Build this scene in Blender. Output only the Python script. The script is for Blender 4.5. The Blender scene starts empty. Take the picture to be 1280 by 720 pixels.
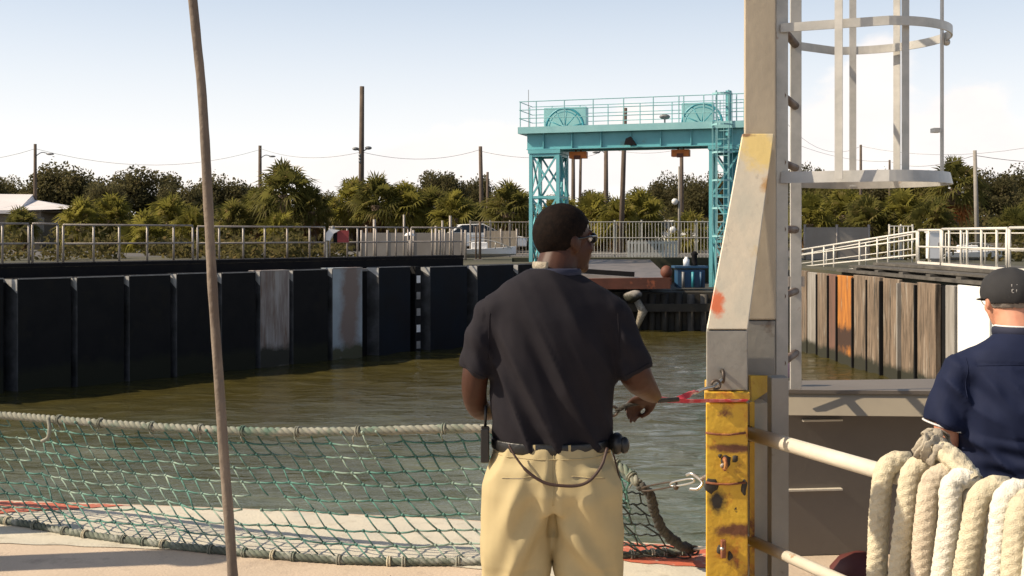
import bpy, bmesh, math, random
from mathutils import Vector, Matrix, noise, Euler
R = math.radians
random.seed(7)
SC = bpy.context.scene
COL = SC.collection
F = 1372.0      # focal length in photo pixels (1280 wide)
HOR = 292.0     # photo row of the horizon
EYE = 1.69      # camera height above the deck
WATER = -1.51
LAND = 0.72

def P(px, py, Y):
    return Vector(((px - 640) / F * Y, Y, EYE - (py - HOR) / F * Y))
def PZ(px, py, z=0.0):
    Y = (EYE - z) * F / (py - HOR)
    return Vector(((px - 640) / F * Y, Y, z))

# ------------------------------------------------------------------ materials
def _new(name):
    m = bpy.data.materials.new(name); m.use_nodes = True
    nt = m.node_tree
    return m, nt, nt.nodes, nt.links, nt.nodes['Principled BSDF']

def rgba(c): return (c[0], c[1], c[2], 1)

def coords(n, l, scale=(1, 1, 1), rnd=False):
    tc = n.new('ShaderNodeTexCoord'); mp = n.new('ShaderNodeMapping')
    mp.inputs['Scale'].default_value = scale
    l.new(tc.outputs['Object'], mp.inputs['Vector'])
    if rnd:
        oi = n.new('ShaderNodeObjectInfo'); mu = n.new('ShaderNodeMath'); mu.operation = 'MULTIPLY'
        mu.inputs[1].default_value = 37.0
        l.new(oi.outputs['Random'], mu.inputs[0]); l.new(mu.outputs[0], mp.inputs['Location'])
    return mp.outputs['Vector']

def noise_ramp(n, l, vec, scale, lo, hi, detail=6, rough=.6):
    t = n.new('ShaderNodeTexNoise'); t.inputs['Scale'].default_value = scale
    t.inputs['Detail'].default_value = detail; t.inputs['Roughness'].default_value = rough
    l.new(vec, t.inputs['Vector'])
    r = n.new('ShaderNodeMapRange'); r.inputs['From Min'].default_value = lo; r.inputs['From Max'].default_value = hi
    l.new(t.outputs['Fac'], r.inputs['Value'])
    return r.outputs['Result'], t.outputs['Fac']

def mix(n, l, fac, a, b):
    m = n.new('ShaderNodeMix'); m.data_type = 'RGBA'
    if isinstance(fac, float): m.inputs['Factor'].default_value = fac
    else: l.new(fac, m.inputs['Factor'])
    for s, v in ((m.inputs[6], a), (m.inputs[7], b)):
        if isinstance(v, tuple): s.default_value = rgba(v)
        else: l.new(v, s)
    return m.outputs[2]

def pbr(name, c1, c2=None, scale=4, rough=.6, metal=0, bump=.0, bscale=30, lo=.35, hi=.65,
        stain=None, sscale=3, slo=.55, shi=.62, stretch=(1, 1, 1), rnd=False, bdist=.01, spec=.5, extra=None, spots=None):
    m, nt, n, l, b = _new(name)
    v = coords(n, l, stretch, rnd)
    c2 = c2 or tuple(x * .75 for x in c1)
    f, _ = noise_ramp(n, l, v, scale, lo, hi)
    col = mix(n, l, f, c1, c2)
    if stain:
        f2, _ = noise_ramp(n, l, v, sscale, slo, shi, 8, .65)
        col = mix(n, l, f2, col, stain)
    if extra:
        for (c, s, a, z) in extra:
            f3, _ = noise_ramp(n, l, v, s, a, z, 8, .7)
            col = mix(n, l, f3, col, c)
    for (c, ctr, rad, ns) in (spots or []):     # worn or stained places on the thing itself (local coordinates)
        mp = n.new('ShaderNodeMapping'); mp.vector_type = 'TEXTURE'; mp.inputs['Location'].default_value = ctr; mp.inputs['Scale'].default_value = rad
        tcn = n.new('ShaderNodeTexCoord'); l.new(tcn.outputs['Object'], mp.inputs['Vector'])
        ln = n.new('ShaderNodeVectorMath'); ln.operation = 'LENGTH'; l.new(mp.outputs[0], ln.inputs[0])
        tt = n.new('ShaderNodeTexNoise'); tt.inputs['Scale'].default_value = ns; tt.inputs['Detail'].default_value = 7; tt.inputs['Roughness'].default_value = .7; l.new(tcn.outputs['Object'], tt.inputs['Vector'])
        ma = n.new('ShaderNodeMath'); ma.operation = 'MULTIPLY_ADD'; ma.inputs[1].default_value = 1.8; l.new(tt.outputs['Fac'], ma.inputs[0]); l.new(ln.outputs['Value'], ma.inputs[2])
        rr = n.new('ShaderNodeMapRange'); rr.inputs['From Min'].default_value = 2.1; rr.inputs['From Max'].default_value = 1.5; l.new(ma.outputs[0], rr.inputs['Value'])
        col = mix(n, l, rr.outputs[0], col, c)
    l.new(col, b.inputs['Base Color'])
    b.inputs['Roughness'].default_value = rough; b.inputs['Metallic'].default_value = metal
    b.inputs['Specular IOR Level'].default_value = spec
    if bump:
        v2 = coords(n, l, (1, 1, 1), rnd)
        t = n.new('ShaderNodeTexNoise'); t.inputs['Scale'].default_value = bscale; t.inputs['Detail'].default_value = 5
        l.new(v2, t.inputs['Vector'])
        bp = n.new('ShaderNodeBump'); bp.inputs['Strength'].default_value = bump; bp.inputs['Distance'].default_value = bdist
        l.new(t.outputs['Fac'], bp.inputs['Height']); l.new(bp.outputs[0], b.inputs['Normal'])
    return m

def leafmat(name, ca, cb, cc=None):
    m, nt, n, l, b = _new(name)
    v = coords(n, l, (1, 1, 1), True)
    f, _ = noise_ramp(n, l, v, .9, .35, .65, 3)
    col = mix(n, l, f, ca, cb)
    if cc:
        f2, _ = noise_ramp(n, l, v, 2.3, .56, .7, 4)
        col = mix(n, l, f2, col, cc)
    l.new(col, b.inputs['Base Color'])
    b.inputs['Roughness'].default_value = .6; b.inputs['Specular IOR Level'].default_value = .1
    tr = n.new('ShaderNodeBsdfTranslucent'); l.new(col, tr.inputs['Color'])
    ms = n.new('ShaderNodeMixShader'); ms.inputs[0].default_value = .58
    l.new(b.outputs[0], ms.inputs[1]); l.new(tr.outputs[0], ms.inputs[2])
    l.new(ms.outputs[0], n['Material Output'].inputs['Surface'])
    return m

M = {}
TIDE = ((.022, .022, .012), (0, 0, .08), (400, 400, .24), 2.5)      # wet weed band at the waterline (wall origins sit near the water)
M['deck'] = pbr('deck_paint', (.55, .44, .33), (.46, .37, .275), 1.6, .75, bump=.35, bscale=60, stain=(.30, .235, .18), sscale=4, slo=.54, shi=.74, extra=[((.42, .30, .2), 22, .62, .72)])
M['deck_edge'] = pbr('deck_edge_paint', (.58, .53, .42), (.48, .45, .37), 2.5, .7, bump=.3, bscale=60, stain=(.40, .36, .28), sscale=9, slo=.55, shi=.7)
M['red_paint'] = pbr('worn_red_paint', (.50, .11, .05), (.42, .13, .08), 6, .7, bump=.3, stain=(.55, .40, .28), sscale=14, slo=.58, shi=.64)
M['gutter'] = pbr('gutter_grey', (.17, .21, .19), (.24, .26, .22), 5, .6)
M['hull'] = pbr('hull_paint', (.45, .42, .36), (.3, .28, .24), 2, .6)
M['beige'] = pbr('beige_paint', (.52, .44, .32), (.42, .355, .26), 3, .45, bump=.15, bscale=25, stain=(.38, .24, .10), sscale=4, slo=.62, shi=.78, stretch=(3, 3, .8), extra=[((.16, .09, .05), 30, .70, .76)])
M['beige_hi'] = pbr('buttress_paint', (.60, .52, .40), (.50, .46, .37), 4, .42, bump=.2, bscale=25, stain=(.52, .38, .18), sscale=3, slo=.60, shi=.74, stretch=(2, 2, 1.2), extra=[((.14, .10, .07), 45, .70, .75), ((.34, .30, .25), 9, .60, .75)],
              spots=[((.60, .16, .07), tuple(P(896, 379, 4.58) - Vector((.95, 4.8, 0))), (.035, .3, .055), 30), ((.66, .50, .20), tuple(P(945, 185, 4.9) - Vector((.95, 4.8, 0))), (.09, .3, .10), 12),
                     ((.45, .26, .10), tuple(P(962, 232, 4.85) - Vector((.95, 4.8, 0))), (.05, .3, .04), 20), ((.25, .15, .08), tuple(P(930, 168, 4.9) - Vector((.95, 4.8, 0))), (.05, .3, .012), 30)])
M['greypost'] = pbr('grey_post_paint', (.34, .32, .28), (.26, .25, .22), 4, .5, bump=.2, bscale=25, stain=(.16, .12, .09), sscale=8, slo=.62, shi=.72)
M['yellow'] = pbr('yellow_paint', (.74, .47, .04), (.60, .34, .03), 5, .5, bump=.4, bscale=30, stain=(.20, .07, .025), sscale=6, slo=.55, shi=.63, extra=[((.025, .018, .014), 8, .62, .65), ((.50, .14, .02), 11, .54, .70)],
                 spots=[((.16, .06, .025), (-.01, -.25, .46), (.10, .3, .03), 25), ((.16, .06, .025), (-.03, -.25, .80), (.12, .3, .02), 25), ((.02, .015, .012), (-.10, -.25, .58), (.04, .3, .05), 14), ((.12, .045, .02), (.0, -.25, .15), (.12, .3, .12), 14)])
M['rust'] = pbr('rust', (.28, .10, .04), (.14, .05, .03), 14, .85, bump=.5, bscale=60, stain=(.42, .2, .06), sscale=20)
M['pipe'] = pbr('cream_pipe_paint', (.66, .61, .50), (.56, .51, .42), 7, .4, bump=.15, stain=(.35, .2, .1), sscale=12, slo=.66, shi=.74)
M['galv'] = pbr('galvanised_steel', (.52, .50, .46), (.40, .39, .36), 10, .4, .25, bump=.1, stain=(.25, .14, .07), sscale=9, slo=.66, shi=.76)
M['galv_dull'] = pbr('dull_railing_steel', (.36, .32, .28), (.25, .215, .19), 3, .5, .1, stain=(.25, .13, .07), sscale=2, slo=.6, shi=.7)
M['white'] = pbr('white_rail_paint', (.68, .65, .58), (.58, .55, .49), 3, .45)
M['cyan'] = pbr('turquoise_paint', (.15, .44, .47), (.12, .38, .42), 1.5, .4, bump=.05, stain=(.14, .22, .18), sscale=2.2, slo=.62, shi=.78)
M['cyan_pale'] = pbr('pale_turquoise_paint', (.30, .55, .56), (.24, .48, .50), 1.5, .4)
M['cyan_dark'] = pbr('deep_turquoise_paint', (.05, .30, .36), (.04, .25, .31), 1.5, .4)
M['orange'] = pbr('orange_paint', (.72, .20, .02), (.55, .14, .02), 5, .5)
M['black_panel'] = pbr('black_fender_face', (.005, .0055, .007), (.009, .009, .010), 2, .7, spec=.2, spots=[((.016, .017, .010), (0, 0, WATER + .18), (400, 400, .30), 1.8)], bump=.2, bscale=6, stain=(.010, .0095, .009), sscale=1.5, rnd=False)
M['flank'] = pbr('worn_flank_steel', (.075, .075, .08), (.035, .035, .038), 3, .6, stain=(.02, .02, .02), sscale=1.2, slo=.45, shi=.6)
M['flank_sunlit'] = pbr('sunlit_flank_tone', (.50, .49, .47), (.36, .35, .33), 5, .6)  # sunlit top of the flank, painted in as a lighter colour
M['rung'] = pbr('brown_rung_paint', (.17, .11, .075), (.10, .065, .045), 12, .6)
M['blue_panel'] = pbr('navy_fender_face', (.006, .010, .017), (.007, .008, .011), 1.2, .7, spec=.2, bump=.2, bscale=6)
M['pale_panel'] = pbr('weathered_pale_fender_face', (.34, .39, .42), (.26, .29, .32), 1.6, .6, bump=.2, stretch=(1.6, 1.6, .5), stain=(.24, .22, .20), sscale=2, slo=.6, shi=.8)
M['pale_panel2'] = pbr('brown_streaked_fender_face', spots=[((.016, .017, .010), (0, 0, WATER + .18), (400, 400, .30), 1.8)], c1=(.34, .315, .30), c2=(.19, .15, .135), scale=3, rough=.6, bump=.2, stain=(.15, .09, .06), sscale=2.5, slo=.5, shi=.65, stretch=(3, 3, .3))
M['pile_dark'] = pbr('tarred_sheet_pile', (.010, .010, .011), (.006, .006, .006), 3, .8, spec=.15, bump=.3)
M['pile_cap'] = pbr('pile_cap_concrete', (.32, .31, .30), (.22, .21, .20), 4, .8)
M['walk'] = pbr('dark_walkway_timber', (.008, .008, .010), (.013, .012, .012), 3, .9, spec=.15)
M['plank'] = pbr('weathered_plank', (.24, .175, .12), (.11, .080, .055), 2.2, .8, bump=.5, bscale=9, stain=(.05, .038, .026), sscale=2.0, slo=.50, shi=.64, stretch=(5, 5, .5), rnd=True, extra=[((.36, .33, .28), 1.6, .56, .72)], spots=[TIDE])
M['plank_red'] = pbr('red_brown_plank', (.17, .085, .06), (.12, .07, .05), 2.2, .8, spots=[TIDE], bump=.5, bscale=9, stretch=(4, 4, .55))
M['plank_orange'] = pbr('orange_rust_plank', (.50, .19, .03), (.24, .085, .02), 2.0, .8, bump=.5, bscale=9, stain=(.5, .36, .2), sscale=2, slo=.6, shi=.7, stretch=(4, 4, .55), spots=[TIDE, ((.05, .025, .015), (.1, 1.5, .62), (3, 3, .35), 3)])
M['plank_white'] = pbr('whitewashed_plank', (.86, .85, .80), (.80, .79, .75), 1.2, .6)
M['plank_grey'] = pbr('pale_grey_plank', (.30, .28, .25), (.20, .18, .155), 2, .8, spots=[TIDE], bump=.4, bscale=9, stretch=(4, 4, .6), rnd=True)
M['dock'] = pbr('dark_dock_timber', (.05, .045, .038), (.11, .10, .085), 3, .85, bump=.3)
M['concrete'] = pbr('concrete', (.34, .32, .28), (.26, .24, .21), 1.5, .9, bump=.3)
M['soot'] = pbr('dark_wet_concrete', (.030, .026, .020), (.05, .042, .03), 1.2, .7, bump=.3, stain=(.12, .09, .05), sscale=.9, slo=.55, shi=.8)
M['ramp_rust'] = pbr('ramp_red_oxide', (.17, .055, .03), (.10, .035, .02), 1.4, .7, stain=(.42, .12, .05), sscale=1.4, slo=.6, shi=.7)
M['ramp_top'] = pbr('ramp_plate', (.17, .15, .14), (.11, .10, .095), 2, .5)
M['blue'] = pbr('blue_machine_paint', (.015, .07, .16), (.02, .06, .11), 2, .5)
M['ground'] = pbr('sandy_ground', (.085, .075, .045), (.035, .038, .02), .12, .95, bump=.2, bscale=8, bdist=.05)
M['asphalt'] = pbr('asphalt', (.11, .105, .10), (.085, .08, .075), .5, .95, bump=.2)
M['oak'] = leafmat('oak_foliage', (.095, .088, .040), (.13, .115, .05), (.17, .13, .07))
M['oak2'] = leafmat('olive_foliage', (.125, .115, .035), (.17, .155, .042), (.22, .16, .07))
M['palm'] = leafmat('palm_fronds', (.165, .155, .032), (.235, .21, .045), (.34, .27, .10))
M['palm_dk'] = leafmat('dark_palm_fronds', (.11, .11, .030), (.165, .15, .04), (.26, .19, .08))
M['dead'] = leafmat('dead_fronds', (.22, .12, .05), (.15, .085, .04), (.30, .18, .08))
M['dead_or'] = leafmat('orange_dead_fronds', (.42, .17, .05), (.30, .13, .05))
M['bark'] = pbr('bark', (.16, .12, .085), (.09, .07, .05), 3, .95, bump=.6, bscale=12, bdist=.03)
M['palmbark'] = pbr('palm_bark', (.22, .16, .11), (.13, .09, .06), 2.5, .95, bump=.7, bscale=9, bdist=.04, stretch=(1, 1, 3))
M['brush'] = leafmat('undergrowth_leaves', (.085, .078, .028), (.13, .11, .042), (.20, .14, .06))
M['pole_wood'] = pbr('utility_pole_wood', (.13, .095, .07), (.08, .06, .045), 2, .95)
M['pole_conc'] = pbr('grey_pole', (.30, .28, .24), (.22, .2, .18), 2, .8)
M['wire'] = pbr('wire', (.20, .19, .18), rough=.8)
M['lampgrey'] = pbr('lamp_housing', (.24, .24, .24), rough=.5)
M['glass'] = pbr('dark_glass', (.02, .025, .03), rough=.08)
M['lens'] = pbr('lamp_lens', (.7, .7, .68), rough=.2)
M['roof'] = pbr('pale_metal_roof', (.72, .68, .66), (.64, .60, .58), .6, .5)
M['stucco'] = pbr('tan_stucco', (.20, .165, .12), (.16, .13, .10), .6, .9)
M['tan'] = pbr('tan_panel', (.42, .34, .24), (.36, .29, .21), .6, .8)
M['carwhite'] = pbr('white_car_paint', (.78, .78, .76), (.74, .74, .73), 1, .25)
M['carsilver'] = pbr('silver_car_paint', (.48, .49, .50), (.46, .47, .48), 1, .25, .5)
M['cardark'] = pbr('dark_car_paint', (.05, .05, .06), rough=.25)
M['tyre'] = pbr('tyre_rubber', (.02, .02, .02), rough=.9)
M['screen'] = pbr('fence_screen', (.30, .27, .24), (.24, .21, .18), .8, .9)
M['signred'] = pbr('sign_red', (.35, .05, .05), rough=.6)
M['bright'] = pbr('bright_white_plastic', (.82, .82, .82), (.78, .78, .78), 1, .4)
M['yellowp'] = pbr('bollard_yellow', (.70, .50, .03), rough=.6)
M['navyrope'] = pbr('dark_rope', (.035, .032, .028), (.06, .055, .045), 30, .95, bump=.5, bscale=120)
M['rope'] = pbr('weathered_grey_rope', (.30, .29, .24), (.17, .18, .14), 9, .95, bump=.6, bscale=200, bdist=.003, stain=(.10, .16, .12), sscale=4, slo=.52, shi=.62)
M['rope_low'] = pbr('fouled_bottom_rope', (.15, .17, .13), (.08, .09, .07), 9, .95, bump=.6, bscale=200, bdist=.003, stain=(.34, .34, .29), sscale=5, slo=.50, shi=.60)
M['net'] = pbr('green_twine', (.09, .22, .18), (.035, .10, .085), 5, .9, stain=(.30, .38, .31), sscale=2.6, slo=.47, shi=.62)
M['net_dk'] = pbr('black_twine', (.03, .035, .03), (.05, .055, .045), 6, .9)
M['moor'] = pbr('cream_mooring_rope', (.64, .575, .42), (.52, .46, .33), 9, .95, bump=.9, bscale=190, bdist=.006, stain=(.27, .24, .18), sscale=12, slo=.58, shi=.7, rnd=True)
M['moor_white'] = pbr('white_mooring_rope', (.74, .71, .62), (.62, .59, .50), 9, .95, bump=.9, bscale=190, bdist=.006, stain=(.40, .38, .32), sscale=12, slo=.58, shi=.7, rnd=True)
M['moor_pink'] = pbr('brownish_mooring_rope', (.60, .52, .40), (.47, .40, .30), 9, .95, bump=.9, bscale=190, bdist=.006, stain=(.26, .21, .16), sscale=12, slo=.58, shi=.7, rnd=True)
M['rag'] = pbr('dirty_frayed_cloth', (.46, .41, .32), (.20, .17, .13), 18, .95, bump=.6, bscale=90)
M['strap'] = pbr('red_webbing', (.50, .03, .05), (.62, .30, .28), 18, .8, lo=.45, hi=.7)
M['steel'] = pbr('zinc_steel', (.60, .59, .56), rough=.3, metal=.8)
M['darksteel'] = pbr('dark_steel', (.06, .055, .05), (.10, .07, .05), 20, .5, metal=.5)
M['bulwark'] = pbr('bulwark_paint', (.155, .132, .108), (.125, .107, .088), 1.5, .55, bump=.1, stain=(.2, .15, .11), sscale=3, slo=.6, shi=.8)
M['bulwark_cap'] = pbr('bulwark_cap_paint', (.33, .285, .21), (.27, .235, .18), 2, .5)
M['oldpole'] = pbr('weathered_pole', (.22, .175, .135), (.12, .095, .075), 8, .85, bump=.6, bscale=35, stretch=(4, 4, .5), stain=(.12, .09, .07), sscale=5)
M['skin_dark'] = pbr('dark_brown_skin', (.062, .025, .015), (.048, .020, .012), 12, .5, bump=.08, bscale=120, bdist=.002, spec=.25)
M['skin_pale'] = pbr('ruddy_skin', (.60, .30, .19), (.52, .22, .14), 10, .5, bump=.08, bscale=120, bdist=.002)
M['hair'] = pbr('short_black_hair', (.006, .004, .0035), (.013, .008, .006), 60, .8, bump=.5, bscale=220, bdist=.003, spec=.08)
M['hair_grey'] = pbr('grey_hair', (.25, .22, .19), (.16, .14, .12), 60, .8, bump=.5, bscale=220, bdist=.003)
M['polo'] = pbr('charcoal_knit', (.014, .013, .017), (.020, .018, .022), 6, .85, bump=.25, bscale=350, bdist=.0015, spec=.12)
M['navy'] = pbr('navy_cloth', (.009, .013, .034), (.013, .018, .045), 6, .75, bump=.2, bscale=300, bdist=.0015, spec=.12)
M['navycollar'] = pbr('navy_collar', (.014, .018, .045), rough=.8)
M['khaki'] = pbr('khaki_cotton', (.46, .375, .205), (.41, .335, .185), 5, .85, bump=.2, bscale=260, bdist=.0015, spec=.25)
M['leather'] = pbr('black_leather', (.012, .012, .012), rough=.4, bump=.2, bscale=80)
M['cord'] = pbr('brown_leather_cord', (.055, .028, .02), rough=.6)
M['plastic'] = pbr('black_plastic', (.015, .015, .016), rough=.35)
M['piping'] = pbr('white_piping', (.75, .75, .75), rough=.8)
M['cap'] = pbr('black_cap_cloth', (.018, .018, .020), (.024, .024, .026), 8, .9, bump=.3, bscale=250, bdist=.002)
M['capgrey'] = pbr('grey_embroidery', (.30, .29, .28), rough=.8)
M['purple'] = pbr('dark_purple_cloth', (.05, .03, .07), (.08, .05, .09), 12, .9)
M['darkred'] = pbr('dark_red_paint', (.10, .022, .016), rough=.6)

# ------------------------------------------------------------------ mesh builder
class MB:
    def __init__(s): s.v = []; s.f = []
    def add(s, vs, fs):
        o = len(s.v); s.v += [Vector(v) for v in vs]; s.f += [tuple(o + i for i in f) for f in fs]; return s
    def box(s, c, size, rz=0, mat=None):
        m = mat or Matrix.Rotation(rz, 3, 'Z'); c = Vector(c); hx, hy, hz = size[0] / 2, size[1] / 2, size[2] / 2
        vs = [c + m @ Vector((x * hx, y * hy, z * hz)) for z in (-1, 1) for y in (-1, 1) for x in (-1, 1)]
        return s.add(vs, [(0, 2, 3, 1), (4, 5, 7, 6), (0, 1, 5, 4), (1, 3, 7, 5), (3, 2, 6, 7), (2, 0, 4, 6)])
    def beam(s, a, b, w, h, up=(0, 0, 1)):
        a = Vector(a); b = Vector(b); d = b - a; L = d.length
        if L < 1e-6: return s
        d.normalize(); up = Vector(up)
        if abs(d.dot(up)) > .98: up = Vector((0, 1, 0))
        x = d.cross(up).normalized(); z = x.cross(d).normalized()
        m = Matrix((x, d, z)).transposed()
        return s.box((a + b) / 2, (w, L, h), mat=m)
    def tube(s, pts, r, seg=8, caps=True, closed=False, ref=None):
        pts = [Vector(p) for p in pts]; n = len(pts)
        rr = r if isinstance(r, (list, tuple)) else [r] * n
        o = len(s.v); prev = None
        for i, p in enumerate(pts):
            if closed: t = pts[(i + 1) % n] - pts[i - 1]
            else: t = pts[min(i + 1, n - 1)] - pts[max(i - 1, 0)]
            if t.length < 1e-9: t = Vector((0, 0, 1))
            t.normalize()
            if prev is None:
                a = Vector(ref) if ref else (Vector((0, 0, 1)) if abs(t.z) < .9 else Vector((1, 0, 0)))
            else: a = prev
            u = (a - t * a.dot(t))
            if u.length < 1e-6: u = t.orthogonal()
            u.normalize(); prev = u; w = t.cross(u)
            q = rr[i]
            rx, ry = q if isinstance(q, (list, tuple)) else (q, q)
            for k in range(seg):
                an = 2 * math.pi * k / seg
                s.v.append(p + u * (math.cos(an) * rx) + w * (math.sin(an) * ry))
        m = n if closed else n - 1
        for i in range(m):
            for k in range(seg):
                a = o + i * seg + k; b = o + i * seg + (k + 1) % seg
                c = o + ((i + 1) % n) * seg + (k + 1) % seg; d = o + ((i + 1) % n) * seg + k
                s.f.append((a, b, c, d))
        if caps and not closed:
            s.f.append(tuple(o + k for k in reversed(range(seg))))
            s.f.append(tuple(o + (n - 1) * seg + k for k in range(seg)))
        return s
    def prism(s, poly, z0, z1):           # poly: plan points
        n = len(poly); o = len(s.v)
        for z in (z0, z1):
            for p in poly: s.v.append(Vector((p[0], p[1], z)))
        s.f.append(tuple(o + i for i in reversed(range(n)))); s.f.append(tuple(o + n + i for i in range(n)))
        for i in range(n):
            j = (i + 1) % n; s.f.append((o + i, o + j, o + n + j, o + n + i))
        return s
    def hexa(s, b, t):                    # two 4-point loops
        return s.add(list(b) + list(t), [(3, 2, 1, 0), (4, 5, 6, 7), (0, 1, 5, 4), (1, 2, 6, 5), (2, 3, 7, 6), (3, 0, 4, 7)])
    def ball(s, c, r, seg=12, rings=8, mat=None):
        c = Vector(c); r = r if isinstance(r, (list, tuple)) else (r, r, r); o = len(s.v); m = mat or Matrix.Identity(3)
        for i in range(rings + 1):
            th = math.pi * i / rings
            for k in range(seg):
                ph = 2 * math.pi * k / seg
                s.v.append(c + m @ Vector((r[0] * math.sin(th) * math.cos(ph), r[1] * math.sin(th) * math.sin(ph), r[2] * math.cos(th))))
        for i in range(rings):
            for k in range(seg):
                a = o + i * seg + k; b = o + i * seg + (k + 1) % seg
                s.f.append((a, a + seg, b + seg, b))
        return s
    def ring(s, c, R1, r, axis='Z', seg=24, ts=6, a0=0, a1=360, mat=None):
        pts = []
        full = abs(a1 - a0) >= 360; n = seg if full else seg + 1
        for i in range(n):
            a = R(a0 + (a1 - a0) * i / seg); x, y = R1 * math.cos(a), R1 * math.sin(a)
            v = {'Z': Vector((x, y, 0)), 'Y': Vector((x, 0, y)), 'X': Vector((0, x, y))}[axis]
            if mat: v = mat @ v
            pts.append(Vector(c) + v)
        return s.tube(pts, r, ts, closed=full)

def base_of(parent):
    while parent is not None and parent.parent is not None: parent = parent.parent
    if parent is None: return Matrix.Identity(4)
    return Matrix.Translation(parent.location) @ parent.rotation_euler.to_matrix().to_4x4()

def link_mesh(name, me, mat, parent=None, smooth=False):
    o = bpy.data.objects.new(name, me); COL.objects.link(o)
    me.materials.append(mat if not isinstance(mat, str) else M[mat])
    if parent is not None: o.parent = parent
    if smooth:
        for p in me.polygons: p.use_smooth = True
    return o

def build(mb, name, mat, parent=None, smooth=False, bevel=0, merge=False, origin=None):
    """parent: coordinates are world, stored in the thing's local frame; origin: base of a top-level mesh"""
    if parent is not None: inv = base_of(parent).inverted(); vs = [inv @ v for v in mb.v]
    elif origin is not None: vs = [v - Vector(origin) for v in mb.v]
    else: vs = mb.v
    me = bpy.data.meshes.new(name); me.from_pydata([tuple(v) for v in vs], [], mb.f); me.update()
    bm = bmesh.new(); bm.from_mesh(me)
    if merge: bmesh.ops.remove_doubles(bm, verts=bm.verts, dist=1e-5)
    bmesh.ops.recalc_face_normals(bm, faces=bm.faces)
    bm.to_mesh(me); bm.free()
    o = link_mesh(name, me, mat, parent, smooth)
    if origin is not None: o.location = origin
    if bevel:
        md = o.modifiers.new('Bevel', 'BEVEL'); md.width = bevel; md.segments = 2; md.limit_method = 'ANGLE'
        md.angle_limit = R(40)
        for p in me.polygons: p.use_smooth = True
        md.harden_normals = True
    return o

def thing(name, label, cat, loc=(0, 0, 0), rz=0, group=None):
    o = bpy.data.objects.new(name, None); COL.objects.link(o); o.empty_display_size = .2
    o.location = loc; o.rotation_euler = (0, 0, rz); return tag(o, label, cat, group)
def tag(o, label=None, cat=None, group=None, kind=None):
    if label: o['label'] = label
    if cat: o['category'] = cat
    if group: o['group'] = group
    if kind: o['kind'] = kind
    return o
def copy_tree(o, parent=None):
    c = o.copy(); COL.objects.link(c)
    if parent is not None: c.parent = parent
    for ch in [x for x in SC.objects if x.parent == o]: copy_tree(ch, c)
    return c

def catmull(pts, n=8):
    pts = [Vector(p) for p in pts]; out = []
    q = [pts[0] * 2 - pts[1]] + pts + [pts[-1] * 2 - pts[-2]]
    for i in range(1, len(q) - 2):
        for k in range(n):
            t = k / n
            out.append(.5 * ((2 * q[i]) + (q[i + 1] - q[i - 1]) * t + (2 * q[i - 1] - 5 * q[i] + 4 * q[i + 1] - q[i + 2]) * t * t
                             + (-q[i - 1] + 3 * q[i] - 3 * q[i + 1] + q[i + 2]) * t ** 3))
    out.append(pts[-1]); return out
def resample(pts, step):
    out = [pts[0].copy()]; acc = 0
    for a, b in zip(pts, pts[1:]):
        L = (b - a).length
        if L < 1e-9: continue
        d = step - acc
        while d <= L:
            out.append(a.lerp(b, d / L)); d += step
        acc = L - (d - step)
    return out
def laid_rope(mb, pts, R1, pitch=None, strands=3, seg=6, step=None):
    pitch = pitch or R1 * 7; pts = resample(catmull(pts, 12), step or R1 * .7)
    frames = []; prev = None
    for i, p in enumerate(pts):
        t = (pts[min(i + 1, len(pts) - 1)] - pts[max(i - 1, 0)]).normalized()
        a = prev or (Vector((0, 0, 1)) if abs(t.z) < .9 else Vector((1, 0, 0)))
        u = (a - t * a.dot(t)).normalized(); prev = u; frames.append((p, u, t.cross(u)))
    st = step or R1 * .7
    for k in range(strands):
        h = []
        for i, (p, u, w) in enumerate(frames):
            an = 2 * math.pi * (i * st / pitch + k / strands)
            h.append(p + (u * math.cos(an) + w * math.sin(an)) * R1 * .5)
        mb.tube(h, R1 * .56, seg)
    return mb
EXPO = 0.38; SKYS = .078; HAZS = .96; CLOS = .88
# ------------------------------------------------------------------ camera, light, sky
cam_d = bpy.data.cameras.new('camera'); cam = bpy.data.objects.new('camera', cam_d); COL.objects.link(cam)
cam.location = (0, 0, EYE); cam.rotation_euler = (R(90), 0, 0)
cam_d.sensor_width = 36; cam_d.lens = 36 * F / 1280; cam_d.shift_y = -(360 - HOR) / 1280
cam_d.clip_start = .05; cam_d.clip_end = 5000
SC.camera = cam
SUN_EL, SUN_AZ = 41, math.degrees(math.atan2(-.985, -.14))
sd = Vector((math.sin(R(SUN_AZ)) * math.cos(R(SUN_EL)), math.cos(R(SUN_AZ)) * math.cos(R(SUN_EL)), math.sin(R(SUN_EL))))
sl = bpy.data.lights.new('sun', 'SUN'); sl.energy = 4.9; sl.angle = R(.6); sl.color = (1.0, .85, .65)
so = bpy.data.objects.new('sun', sl); COL.objects.link(so); so.rotation_euler = sd.to_track_quat('Z', 'Y').to_euler()
so.location = (-20, -5, 20)
SC.view_settings.view_transform = 'Standard'; SC.view_settings.look = 'None'
SC.view_settings.exposure = EXPO; SC.view_settings.gamma = 1

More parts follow.
